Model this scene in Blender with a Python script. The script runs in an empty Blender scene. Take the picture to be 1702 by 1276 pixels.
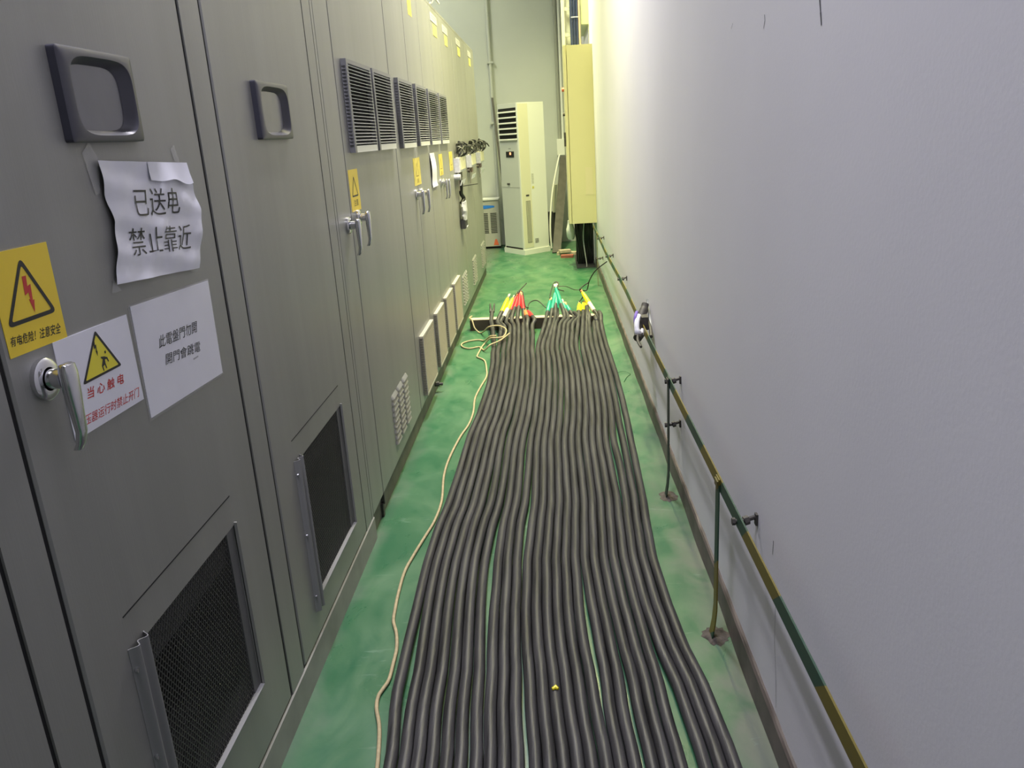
import bpy, bmesh, math, random
from mathutils import Vector, Matrix
random.seed(7)
S = bpy.context.scene
COL = S.collection

# ------------------------------------------------------------------ camera, world, lights, exposure
def make_camera():
    yaw, pitch, roll, fpx = -6.03768382e-02, 3.00813330e-01, -6.16464348e-02, 1332.12
    cy, sy, cp, sp = math.cos(yaw), math.sin(yaw), math.cos(pitch), math.sin(pitch)
    f = Vector((sy*cp, cy*cp, -sp)); r = Vector((cy, -sy, 0)); u = r.cross(f)
    cr, sr = math.cos(roll), math.sin(roll)
    r2 = r*cr + u*sr; u2 = u*cr - r*sr
    cam = bpy.data.cameras.new('camera'); o = bpy.data.objects.new('camera', cam); COL.objects.link(o)
    M = Matrix((r2, u2, -f)).transposed().to_4x4(); M.translation = Vector((0, 0, 1.45))
    o.matrix_world = M
    cam.sensor_fit = 'HORIZONTAL'; cam.sensor_width = 36.0; cam.lens = 36.0*fpx/1702.0
    cam.clip_start = 0.02; cam.clip_end = 60
    S.camera = o
make_camera()
w = bpy.data.worlds.new('world'); S.world = w; w.use_nodes = True
w.node_tree.nodes['Background'].inputs[0].default_value = (0.5, 0.52, 0.6, 1)
w.node_tree.nodes['Background'].inputs[1].default_value = 0.02
def area(name, loc, size, power, color, rot=(0, 0, 0), spread=180):
    l = bpy.data.lights.new(name, 'AREA'); l.shape = 'RECTANGLE'; l.size, l.size_y = size; l.energy = power; l.color = color; l.spread = math.radians(spread)
    o = bpy.data.objects.new(name, l); COL.objects.link(o); o.location = loc; o.rotation_euler = rot
    return o
area('ceiling_tube_near', (-0.62, 1.0, 4.4), (0.14, 1.3), 67, (0.87, 0.85, 1.0), spread=140)
area('ceiling_tube_middle', (-0.30, 4.7, 4.2), (0.14, 1.3), 90, (0.94, 0.90, 1.0), spread=130)
area('ceiling_tube_far', (0.30, 5.9, 3.9), (0.14, 1.3), 92, (1.0, 0.96, 0.42), spread=115)
area('ceiling_tube_end', (-0.05, 8.7, 4.4), (0.14, 1.3), 110, (1.0, 0.98, 0.48), spread=105)
area('fill_light_beyond', (-2.0, 9.6, 4.4), (0.14, 1.3), 75, (1.0, 1.0, 0.82), spread=160)  # unseen fill added to brighten the back wall and air conditioner front
S.view_settings.view_transform = 'Standard'; S.view_settings.look = 'None'
S.view_settings.exposure = 0.0; S.view_settings.gamma = 1.0
S.view_settings.use_curve_mapping = False

# ------------------------------------------------------------------ materials
MATS = {}
def mat(name, col, rough=0.5, metal=0.0, spec=0.5, vary=0.0, vscale=6.0, stretch=(1, 1, 1), bump=0.0, bscale=80.0, emit=None, estr=0.0, alpha=1.0, coat=0.0):
    if name in MATS: return MATS[name]
    m = bpy.data.materials.new(name); m.use_nodes = True; MATS[name] = m
    nt = m.node_tree; N = nt.nodes; L = nt.links; b = N['Principled BSDF']
    b.inputs['Base Color'].default_value = (*col, 1); b.inputs['Roughness'].default_value = rough
    b.inputs['Metallic'].default_value = metal; b.inputs['Specular IOR Level'].default_value = spec
    b.inputs['Coat Weight'].default_value = coat
    if alpha < 1: b.inputs['Alpha'].default_value = alpha
    if emit: b.inputs['Emission Color'].default_value = (*emit, 1); b.inputs['Emission Strength'].default_value = estr
    if vary or bump:
        tc = N.new('ShaderNodeNewGeometry'); mp = N.new('ShaderNodeMapping'); mp.inputs['Scale'].default_value = stretch
        L.new(tc.outputs['Position'], mp.inputs['Vector'])
        if vary:
            n = N.new('ShaderNodeTexNoise'); n.inputs['Scale'].default_value = vscale; n.inputs['Detail'].default_value = 5
            L.new(mp.outputs[0], n.inputs['Vector'])
            cr = N.new('ShaderNodeValToRGB')
            cr.color_ramp.elements[0].position = 0.3; cr.color_ramp.elements[1].position = 0.7
            cr.color_ramp.elements[0].color = (*[max(0, c*(1-vary)) for c in col], 1)
            cr.color_ramp.elements[1].color = (*[min(1, c*(1+vary)) for c in col], 1)
            L.new(n.outputs[0], cr.inputs[0]); L.new(cr.outputs[0], b.inputs['Base Color'])
        if bump:
            n2 = N.new('ShaderNodeTexNoise'); n2.inputs['Scale'].default_value = bscale; n2.inputs['Detail'].default_value = 3
            L.new(mp.outputs[0], n2.inputs['Vector'])
            bp = N.new('ShaderNodeBump'); bp.inputs['Strength'].default_value = bump; bp.inputs['Distance'].default_value = 0.004
            L.new(n2.outputs[0], bp.inputs['Height']); L.new(bp.outputs[0], b.inputs['Normal'])
    return m

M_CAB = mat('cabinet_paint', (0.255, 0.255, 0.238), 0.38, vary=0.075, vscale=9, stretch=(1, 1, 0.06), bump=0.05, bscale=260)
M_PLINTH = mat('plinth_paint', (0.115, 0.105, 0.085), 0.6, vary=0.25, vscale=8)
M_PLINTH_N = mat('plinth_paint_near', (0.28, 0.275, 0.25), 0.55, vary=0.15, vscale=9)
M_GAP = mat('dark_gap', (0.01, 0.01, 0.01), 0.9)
M_BEZEL = mat('dark_plastic', (0.050, 0.050, 0.066), 0.36)
M_GLASS = mat('smoked_glass', (0.14, 0.14, 0.16), 0.22, spec=0.5, vary=0.1, vscale=9)
M_LOUVFR = mat('louver_frame', (0.20, 0.20, 0.205), 0.45)
M_SLAT = mat('louver_slat', (0.78, 0.78, 0.75), 0.35)
M_FILTER = mat('filter_mesh', (0.30, 0.275, 0.215), 0.6)
M_CHROME = mat('chrome', (0.72, 0.72, 0.74), 0.16, metal=1.0, vary=0.08, vscale=30)
M_MESH = mat('wire_mesh', (0.075, 0.075, 0.07), 0.5)
M_PAPER = mat('white_paper', (0.78, 0.78, 0.84), 0.65, vary=0.03, vscale=25)
M_LAM = mat('laminated_paper', (0.78, 0.78, 0.86), 0.22, vary=0.02, vscale=15)
M_YEL = mat('yellow_sticker', (0.86, 0.63, 0.03), 0.35)
M_INK = mat('black_ink', (0.012, 0.012, 0.012), 0.5)
M_RED = mat('red_ink', (0.55, 0.035, 0.03), 0.5)
M_TAPE = mat('clear_tape', (0.62, 0.62, 0.60), 0.2, alpha=0.4)
M_RUBBER = mat('cable_rubber', (0.038, 0.037, 0.040), 0.45, spec=0.45, vary=0.62, vscale=55, stretch=(1, 0.05, 1), bump=0.25, bscale=130)
M_TRED = mat('red_tape', (0.66, 0.03, 0.04), 0.3)
M_TORANGE = mat('orange_tape', (0.75, 0.22, 0.08), 0.35)
M_TGREEN = mat('green_tape', (0.015, 0.33, 0.22), 0.3)
M_TYEL = mat('yellow_tape', (0.88, 0.75, 0.02), 0.3)
M_TWHITE = mat('white_sleeve', (0.58, 0.52, 0.48), 0.5, vary=0.2, vscale=60)
M_COPPER = mat('copper', (0.45, 0.20, 0.10), 0.4, metal=0.8)
M_LUG = mat('tinned_lug', (0.30, 0.27, 0.23), 0.45, metal=0.7)
M_WIRE = mat('black_wire', (0.012, 0.012, 0.012), 0.45)
M_CORD = mat('tan_cord', (0.44, 0.36, 0.21), 0.7, vary=0.15, vscale=60)
M_BEAM = mat('brown_beam', (0.045, 0.032, 0.022), 0.6, vary=0.25, vscale=14, stretch=(0.3, 1, 1))
M_BEAMTOP = mat('beam_top', (0.62, 0.52, 0.36), 0.7)
M_BACK = mat('dark_metal', (0.03, 0.03, 0.03), 0.6)
M_RUST = mat('dark_fitting', (0.055, 0.05, 0.045), 0.6, vary=0.4, vscale=60)
M_CREAM = mat('cream_enclosure', (0.64, 0.60, 0.33), 0.4)
M_WHITEPL = mat('white_plastic', (0.74, 0.75, 0.70), 0.4)
M_ACW = mat('ac_white', (0.76, 0.77, 0.70), 0.38)
M_ACY = mat('ac_cream', (0.70, 0.68, 0.50), 0.38)
M_ACG = mat('ac_front', (0.58, 0.60, 0.55), 0.38)
M_UNIT = mat('grey_unit', (0.42, 0.42, 0.38), 0.45)
M_BLUE = mat('blue_label', (0.03, 0.20, 0.72), 0.4)
M_ORANGE = mat('orange_label', (0.75, 0.16, 0.07), 0.4)
M_CONDUIT = mat('conduit_grey', (0.50, 0.52, 0.48), 0.45)
M_NAVY = mat('navy_cable', (0.02, 0.03, 0.085), 0.45)
M_PINK = mat('pink_cable', (0.55, 0.38, 0.30), 0.5)
M_GREENBOX = mat('pale_green_duct', (0.52, 0.58, 0.36), 0.5)
M_WOOD = mat('pale_wood', (0.45, 0.38, 0.27), 0.7, vary=0.2, vscale=20)
M_BRICK = mat('red_brick', (0.30, 0.09, 0.06), 0.8)
M_BAG = mat('white_bag', (0.62, 0.64, 0.56), 0.6, bump=0.6, bscale=20)
M_PURPLE = mat('purple_cloth', (0.16, 0.10, 0.42), 0.7)
M_DEVICE = mat('device_grey', (0.52, 0.52, 0.56), 0.45, vary=0.12, vscale=60)
M_DEVY = mat('device_cream', (0.70, 0.67, 0.48), 0.45)
M_BROWN = mat('device_brown', (0.10, 0.035, 0.03), 0.4)
M_LED = mat('display_led', (0.9, 0.25, 0.1), 0.4, emit=(1.0, 0.35, 0.15), estr=2.5)

def floor_material():
    m = bpy.data.materials.new('green_epoxy'); m.use_nodes = True
    nt = m.node_tree; N = nt.nodes; L = nt.links; b = N['Principled BSDF']
    g = N.new('ShaderNodeNewGeometry')
    def noise(scale, detail=5, sc=(1, 1, 1), dist=0.0):
        mp = N.new('ShaderNodeMapping'); mp.inputs['Scale'].default_value = sc; L.new(g.outputs['Position'], mp.inputs['Vector'])
        n = N.new('ShaderNodeTexNoise'); n.inputs['Scale'].default_value = scale; n.inputs['Detail'].default_value = detail
        n.inputs['Distortion'].default_value = dist; L.new(mp.outputs[0], n.inputs['Vector']); return n
    def ramp(src, p0, p1, c0, c1):
        r = N.new('ShaderNodeValToRGB'); r.color_ramp.elements[0].position = p0; r.color_ramp.elements[1].position = p1
        r.color_ramp.elements[0].color = c0; r.color_ramp.elements[1].color = c1; L.new(src, r.inputs[0]); return r
    def math_(op, a, c=None):
        n = N.new('ShaderNodeMath'); n.operation = op
        for i, v in enumerate((a, c)):
            if v is None: continue
            if isinstance(v, (int, float)): n.inputs[i].default_value = v
            else: L.new(v, n.inputs[i])
        return n.outputs[0]
    base = ramp(noise(3.2, 6, (1.6, 0.8, 1), 1.2).outputs[0], 0.36, 0.66, (0.022, 0.120, 0.053, 1), (0.075, 0.178, 0.090, 1))
    sep = N.new('ShaderNodeSeparateXYZ'); L.new(g.outputs['Position'], sep.inputs[0])
    # worn grey strip along the right hand wall, and dusty edges along the cabinets
    nz = noise(7, 6, (1, 0.7, 1), 0.8).outputs[0]
    wr = math_('ADD', math_('MULTIPLY', math_('SUBTRACT', sep.outputs[0], 0.34), 7.5), math_('MULTIPLY', math_('SUBTRACT', nz, 0.5), 2.6))
    near = N.new('ShaderNodeMapRange'); near.inputs[1].default_value = 1.5; near.inputs[2].default_value = 4.5
    near.inputs[3].default_value = 1.0; near.inputs[4].default_value = 0.35; L.new(sep.outputs[1], near.inputs[0])
    wrc = N.new('ShaderNodeClamp'); L.new(math_('MULTIPLY', wr, near.outputs[0]), wrc.inputs[0])
    wl = math_('ADD', math_('MULTIPLY', math_('SUBTRACT', -0.665, sep.outputs[0]), 8.0), math_('MULTIPLY', math_('SUBTRACT', nz, 0.5), 1.6))
    wlc = N.new('ShaderNodeClamp'); L.new(math_('MULTIPLY', wl, 0.7), wlc.inputs[0])
    wear = math_('MAXIMUM', wrc.outputs[0], wlc.outputs[0])
    mix = N.new('ShaderNodeMix'); mix.data_type = 'RGBA'; L.new(math_('MULTIPLY', wear, 0.8), mix.inputs[0])
    L.new(base.outputs[0], mix.inputs[6]); mix.inputs[7].default_value = (0.14, 0.145, 0.125, 1)
    # pale scuffs across the aisle
    sc = ramp(noise(9, 4, (0.5, 3.0, 1), 2.0).outputs[0], 0.66, 0.76, (0, 0, 0, 1), (1, 1, 1, 1))
    mix2 = N.new('ShaderNodeMix'); mix2.data_type = 'RGBA'; L.new(math_('MULTIPLY', sc.outputs[0], 0.28), mix2.inputs[0])
    L.new(mix.outputs[2], mix2.inputs[6]); mix2.inputs[7].default_value = (0.30, 0.42, 0.34, 1)
    L.new(mix2.outputs[2], b.inputs['Base Color'])
    rr = ramp(nz, 0.3, 0.7, (0.26, 0.26, 0.26, 1), (0.48, 0.48, 0.48, 1)); L.new(rr.outputs[0], b.inputs['Roughness'])
    bp = N.new('ShaderNodeBump'); bp.inputs['Strength'].default_value = 0.12; bp.inputs['Distance'].default_value = 0.003
    L.new(noise(40, 3).outputs[0], bp.inputs['Height']); L.new(bp.outputs[0], b.inputs['Normal'])
    return m
M_FLOOR = floor_material()
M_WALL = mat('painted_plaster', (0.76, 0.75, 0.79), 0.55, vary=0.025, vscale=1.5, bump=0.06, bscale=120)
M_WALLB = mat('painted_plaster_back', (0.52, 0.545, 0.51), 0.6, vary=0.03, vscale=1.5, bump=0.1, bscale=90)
M_CEIL = mat('ceiling_paint', (0.6, 0.6, 0.6), 0.8)
M_SKIRT = mat('brown_skirting', (0.115, 0.095, 0.085), 0.55, vary=0.3, vscale=10)

def stripe_material():
    m = bpy.data.materials.new('earth_stripes'); m.use_nodes = True
    nt = m.node_tree; N = nt.nodes; L = nt.links; b = N['Principled BSDF']
    g = N.new('ShaderNodeNewGeometry'); sep = N.new('ShaderNodeSeparateXYZ'); L.new(g.outputs['Position'], sep.inputs[0])
    def math_(op, a, c):
        n = N.new('ShaderNodeMath'); n.operation = op
        for i, v in enumerate((a, c)):
            if isinstance(v, (int, float)): n.inputs[i].default_value = v
            else: L.new(v, n.inputs[i])
        return n.outputs[0]
    # slanted bands on the bar; bands by height on the posts
    t = math_('ADD', sep.outputs[1], math_('MULTIPLY', sep.outputs[2], 1.2))
    t = math_('FRACT', math_('DIVIDE', math_('SUBTRACT', t, 1.80), 0.56), 0.0)
    t = math_('GREATER_THAN', t, 0.5)
    n = N.new('ShaderNodeTexNoise'); n.inputs['Scale'].default_value = 25; L.new(g.outputs['Position'], n.inputs['Vector'])
    mix = N.new('ShaderNodeMix'); mix.data_type = 'RGBA'; L.new(t, mix.inputs[0])
    mix.inputs[6].default_value = (0.012, 0.07, 0.045, 1); mix.inputs[7].default_value = (0.17, 0.135, 0.012, 1)
    mix2 = N.new('ShaderNodeMix'); mix2.data_type = 'RGBA'; L.new(math_('MULTIPLY', n.outputs[0], 0.35), mix2.inputs[0])
    L.new(mix.outputs[2], mix2.inputs[6]); mix2.inputs[7].default_value = (0.09, 0.08, 0.04, 1)
    L.new(mix2.outputs[2], b.inputs['Base Color']); b.inputs['Roughness'].default_value = 0.45
    return m
M_STRIPE = stripe_material()

# ------------------------------------------------------------------ mesh builder
class MB:
    def __init__(s): s.v = []; s.f = []; s.m = []; s.mi = 0
    def add(s, vs, fs):
        o = len(s.v); s.v += [tuple(v) for v in vs]; s.f += [tuple(i+o for i in f) for f in fs]; s.m += [s.mi]*len(fs); return s
    def mat(s, i): s.mi = i; return s
    def box(s, x0, x1, y0, y1, z0, z1, M=None):
        vs = [Vector((x, y, z)) for x in (x0, x1) for y in (y0, y1) for z in (z0, z1)]
        if M: vs = [M @ v for v in vs]
        return s.add(vs, [(0, 1, 3, 2), (4, 6, 7, 5), (0, 4, 5, 1), (2, 3, 7, 6), (0, 2, 6, 4), (1, 5, 7, 3)])
    def chbox(s, x0, x1, y0, y1, z0, z1, c):   # box with chamfered +x front edges
        r0 = [(x0, y0, z0), (x0, y1, z0), (x0, y1, z1), (x0, y0, z1)]
        r1 = [(x1-c, y0, z0), (x1-c, y1, z0), (x1-c, y1, z1), (x1-c, y0, z1)]
        r2 = [(x1, y0+c, z0+c), (x1, y1-c, z0+c), (x1, y1-c, z1-c), (x1, y0+c, z1-c)]
        fs = [(3, 2, 1, 0), (8, 9, 10, 11)]
        for k in (0, 4): fs += [(k+i, k+(i+1) % 4, k+4+(i+1) % 4, k+4+i) for i in range(4)]
        return s.add(r0+r1+r2, fs)
    def prism(s, poly, axis, a, b):            # polygon of 2-D points swept along an axis
        n = len(poly)
        def P(p, d):
            return {'x': (d, p[0], p[1]), 'y': (p[0], d, p[1]), 'z': (p[0], p[1], d)}[axis]
        vs = [P(p, a) for p in poly]+[P(p, b) for p in poly]
        return s.add(vs, [tuple(range(n))[::-1], tuple(range(n, 2*n))]+[(i, (i+1) % n, n+(i+1) % n, n+i) for i in range(n)])
    def loft(s, rings, close=True, cap0=True, cap1=True):
        n = len(rings[0]); vs = [p for r in rings for p in r]; fs = []
        for k in range(len(rings)-1):
            for i in range(n if close else n-1):
                j = (i+1) % n; fs.append((k*n+i, k*n+j, (k+1)*n+j, (k+1)*n+i))
        if cap0: fs.append(tuple(range(n))[::-1])
        if cap1: fs.append(tuple(range((len(rings)-1)*n, len(rings)*n)))
        return s.add(vs, fs)
    def tube(s, pts, r, n=10, cap=True):
        pts = [Vector(p) for p in pts]; R = r if isinstance(r, (list, tuple)) else [r]*len(pts); rings = []
        t0 = (pts[1]-pts[0]).normalized(); ref = Vector((0, 0, 1)) if abs(t0.z) < .9 else Vector((1, 0, 0))
        nx = t0.cross(ref).normalized()
        for i, p in enumerate(pts):
            t = (pts[min(i+1, len(pts)-1)]-pts[max(i-1, 0)])
            t = t.normalized() if t.length > 1e-9 else t0
            nx = (nx-t*nx.dot(t)).normalized(); ny = t.cross(nx)
            rings.append([p+(nx*math.cos(a)+ny*math.sin(a))*R[i] for a in [2*math.pi*k/n for k in range(n)]])
        return s.loft(rings, True, cap, cap)
    def cyl(s, p0, p1, r, n=20): return s.tube([p0, p1], r, n)
    def build(s, name, mats, parent=None, smooth=None, origin=None):
        me = bpy.data.meshes.new(name)
        org = Vector(origin) if origin is not None else (parent_world(parent) if parent else Vector((0, 0, 0)))
        me.from_pydata([tuple(Vector(v)-org) for v in s.v], [], s.f)
        if not isinstance(mats, (list, tuple)): mats = [mats]
        for m in mats: me.materials.append(m)
        me.polygons.foreach_set('material_index', s.m)
        bm = bmesh.new(); bm.from_mesh(me); bmesh.ops.recalc_face_normals(bm, faces=bm.faces); bm.to_mesh(me); bm.free()
        if smooth:
            me.polygons.foreach_set('use_smooth', [True]*len(me.polygons)); me.set_sharp_from_angle(angle=math.radians(smooth))
        me.update()
        o = bpy.data.objects.new(name, me); COL.objects.link(o)
        if parent: o.parent = parent; o.location = org-parent_world(parent)
        else: o.location = org
        return o
def parent_world(o):
    p = Vector((0, 0, 0))
    while o: p += o.location; o = o.parent
    return p
def tag(o, label, cat, group=None):
    o['label'] = label; o['category'] = cat
    if group: o['group'] = group
    return o
def thing(name, loc, label, cat, group=None):
    o = bpy.data.objects.new(name, None); COL.objects.link(o); o.location = loc; o.empty_display_size = 0.1
    return tag(o, label, cat, group)
def struct(o): o['kind'] = 'structure'; return o
def spline(pts, per=8):
    P = [Vector(p) for p in pts]; out = []
    for i in range(len(P)-1):
        a, b, c, d = P[max(i-1, 0)], P[i], P[i+1], P[min(i+2, len(P)-1)]
        for k in range(per):
            t = k/per
            out.append(0.5*((2*b)+(c-a)*t+(2*a-5*b+4*c-d)*t*t+(3*b-a-3*c+d)*t**3))
    out.append(P[-1]); return out
def lerp_tab(tab, y):
    if y <= tab[0][0]: return tab[0][1]
    for (a, va), (b, vb) in zip(tab, tab[1:]):
        if y <= b:
            t = (y-a)/(b-a); t = t*t*(3-2*t)*0.5+t*0.5; return va+(vb-va)*t
    return tab[-1][1]

# ------------------------------------------------------------------ the room
XW, XD = 0.485, -0.725            # right wall face, cabinet door face
YB = 11.2
struct(MB().box(-4.0, 0.7, -2.5, YB+0.2, -0.15, 0).build('floor', M_FLOOR))
struct(MB().box(-4.2, 0.9, -2.7, YB+0.4, 5.3, 5.45).build('ceiling', M_CEIL))
wall_r = struct(MB().box(XW, XW+0.2, -2.5, YB+0.2, 0, 5.3).build('wall_right', M_WALL))
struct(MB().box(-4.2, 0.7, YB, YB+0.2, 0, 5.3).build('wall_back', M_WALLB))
struct(MB().box(-4.2, -4.0, -2.5, YB+0.2, 0, 5.3).build('wall_left', M_WALLB))
struct(MB().box(-4.2, 0.7, -2.7, -2.5, 0, 5.3).build('wall_behind', M_WALLB))
sk = MB(); n = 160; ring_a = []
prof = lambda y, k: [(XW, y, 0), (0.474+0.002*math.sin(y*9+k), y, 0), (0.4745, y, 0.083), (0.479, y, 0.091+0.0022*math.sin(y*31)+0.0015*math.sin(y*77)), (XW, y, 0.092+0.002*math.sin(y*53))]
sk.loft([prof(-2.4+11.4*i/n, 0) for i in range(n+1)], close=True)
struct(sk.build('baseboard_right', M_SKIRT))
# scratches and cracks in the plaster
for pts, wd in (([(1.553, 1.66), (1.557, 1.643), (1.549, 1.622), (1.541, 1.600)], .0036), ([(1.934, 1.668), (1.929, 1.655), (1.938, 1.640)], .0016), ([(2.250, 1.688), (2.268, 1.677)], .0015), ([(1.698, 0.512), (1.702, 0.474)], .0016),
                ([(1.66, 0.36), (1.655, 0.27), (1.63, 0.18), (1.62, 0.11)], .0009), ([(1.245, .21), (1.225, .20), (1.21, .202)], .001)):
    m = MB()
    for (a, b), (c, d) in zip(pts, pts[1:]): m.add([(XW-.0006, a-wd, b), (XW-.0006, a+wd, b), (XW-.0006, c+wd*.7, d), (XW-.0006, c-wd*.7, d)], [(0, 1, 2, 3)])
    m.build('plaster_crack', mat('crack_dark', (0.10, 0.10, 0.11), 0.9), wall_r)

# ------------------------------------------------------------------ cabinets
def door_slab(y0, y1, z0, z1, hole=None, ch=.0025):
    m = MB()
    if not hole: return m.chbox(XD-0.027, XD, y0, y1, z0, z1, ch)
    a, b, c, d = hole
    rr_ = lambda x, k: [(x, y0+k, z0+k), (x, y1-k, z0+k), (x, y1-k, z1-k), (x, y0+k, z1-k)]
    m.loft([rr_(XD-.027, 0), rr_(XD-ch, 0), rr_(XD, ch)], True, False, False)
    y0, y1, z0, z1 = y0+ch, y1-ch, z0+ch, z1-ch
    m.box(XD-.010, XD, y0, a, z0, z1); m.box(XD-.010, XD, b, y1, z0, z1); m.box(XD-.010, XD, a, b, z0, c); m.box(XD-.010, XD, a, b, d, z1)
    return m
def rect_ring(y0, y1, z0, z1, x, k, n=64):
    out = []
    for i in range(n):
        a = 2*math.pi*(i+.5)/n; c, s_ = math.cos(a), math.sin(a); e = 2.0/k
        out.append((x, (y0+y1)/2+(y1-y0)/2*math.copysign(abs(c)**e, c), (z0+z1)/2+(z1-z0)/2*math.copysign(abs(s_)**e, s_)))
    return out
def add_window(door, y0, y1, z0, z1):
    t = .015; x = XD
    A = rect_ring(y0, y1, z0, z1, x, 40); B = rect_ring(y0, y1, z0, z1, x+t-.002, 40); C = rect_ring(y0+.003, y1-.003, z0+.003, z1-.003, x+t, 40)
    D = rect_ring(y0+.026, y1-.010, z0+.010, z1-.011, x+t, 4.4); E = rect_ring(y0+.028, y1-.014, z0+.012, z1-.013, x+t-.003, 4.4); F = rect_ring(y0+.030, y1-.034, z0+.018, z1-.022, x+.0012, 4.0)
    w = MB().loft([A, B, C, D, E, F], True, False, False).build('window_bezel', M_BEZEL, door, 35)
    MB().loft([[(p[0]-.0004, p[1], p[2]) for p in F]], True, False, True).build('window_glass', M_GLASS, door)
def add_handle(door, y, z):
    m = MB(); x = XD; n = 28
    disc = lambda xx, r: [(xx, y+r*math.cos(2*math.pi*i/n), z+r*math.sin(2*math.pi*i/n)) for i in range(n)]
    m.loft([disc(x, .030), disc(x+.007, .030), disc(x+.010, .026), disc(x+.0102, .017)], True, True, False)
    m.loft([disc(x+.008, .0145), disc(x+.030, .0145)], True, False, True)
    # tapered lever hanging from the shaft
    secs = [(0.022, .004, .010), (0.020, .0085, .013), (0.008, .010, .0145), (-.012, .010, .0135), (-.045, .0085, .0110), (-.080, .0068, .0085), (-.098, .006, .0075), (-.104, .006, .0072), (-.107, .006, .0065)]
    rings = []
    for k, (dz, hx, hy) in enumerate(secs):
        cx = x+.038-max(0, -dz-.09)*.6
        rings.append([(cx+hx*math.copysign(abs(math.cos(a))**.7, math.cos(a)), y+hy*math.copysign(abs(math.sin(a))**.7, math.sin(a)), z+dz) for a in [2*math.pi*i/16 for i in range(16)]])
    m.loft(rings)
    return m.build('handle', M_CHROME, door, 50)
def add_louver(door, y0, y1, z0, z1, ns=23):
    t = .020; x = XD; m = MB()
    m.box(x, x+t, y0, y0+.028, z0, z1); m.box(x, x+t, y1-.014, y1, z0, z1)
    m.box(x, x+t, y0+.028, y1-.014, z1-.014, z1)
    m.mat(1).box(x, x+t, y0+.028, y1-.014, z0, z0+.024).mat(2).box(x, x+.001, y0+.028, y1-.014, z0+.024, z1-.014)
    m.mat(1)
    h = (z1-z0-.04)/ns
    for i in range(ns):
        zc = z0+.026+h*(i+.55)
        m.prism([(x+.004, zc+h*.06), (x+t+.002, zc-h*.30), (x+t+.004, zc-h*.18), (x+.004, zc+h*.20)], 'y', y0+.020, y1-.010)
    m.mat(0)
    for i in range(ns):   # scalloped side ends of the slats
        zc = z0+.026+h*(i+.5)
        m.prism([(x+.002, zc+h*.4), (x+.016, zc-h*.3), (x+.002, zc-h*.4)], 'y', y0-.006, y0)
    return m.build('louver', [M_LOUVFR, M_SLAT, M_GAP], door)
def add_filter(door, y0, y1, z0, z1):
    t = .021; x = XD; m = MB()
    m.box(x, x+t, y0, y0+.012, z0, z1); m.box(x, x+t, y1-.012, y1, z0, z1); m.box(x, x+t, y0+.012, y1-.012, z1-.012, z1); m.box(x, x+t, y0+.012, y1-.012, z0, z0+.012)
    m.mat(2).box(x, x+t-.014, y0+.012, y1-.012, z0+.012, z1-.012).mat(1)
    ns = 30; h = (z1-z0-.024)/ns
    for i in range(ns):
        zc = z0+.012+h*i
        m.prism([(x+t-.014, zc+h*.9), (x+t-.001, zc+h*.35), (x+t-.001, zc+h*.0), (x+t-.014, zc+h*.5)], 'y', y0+.012, y1-.012)
    for i in range(24): zc = z0+.01+(z1-z0-.02)*i/23; m.box(x+.003, x+t-.003, y0-.006, y0, zc-.004, zc+.004)
    return m.build('filter_grille', [mat('filter_frame', (.42, .40, .34), .5), M_FILTER, mat('filter_back', (.09, .085, .07), .8)], door)
def add_punched(door, y0, y1, z0, z1, nc=3, nr=9):
    m = MB(); x = XD-.0004; w = (y1-y0)/nc; h = (z1-z0)/nr
    for c in range(nc):
        for r in range(nr):
            ya, yb = y0+w*c+w*.05, y0+w*(c+1)-w*.05; zb, zt = z0+h*r+h*.08, z0+h*r+h*.86
            k = (yb-ya)*.16; n_ = 11; rings = []
            for q in range(n_):
                f = q/(n_-1); yy = ya+(yb-ya)*f; e = min(1, math.sin(math.pi*f)*7)
                d = .011*e; rings.append([(x, yy, zt), (x+d*.55, yy, zt-(zt-zb)*.45), (x+d, yy, zb+.001), (x, yy, zb)])
            m.loft(rings)
    return m.build('punched_vent', M_CAB, door, 50)
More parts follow.
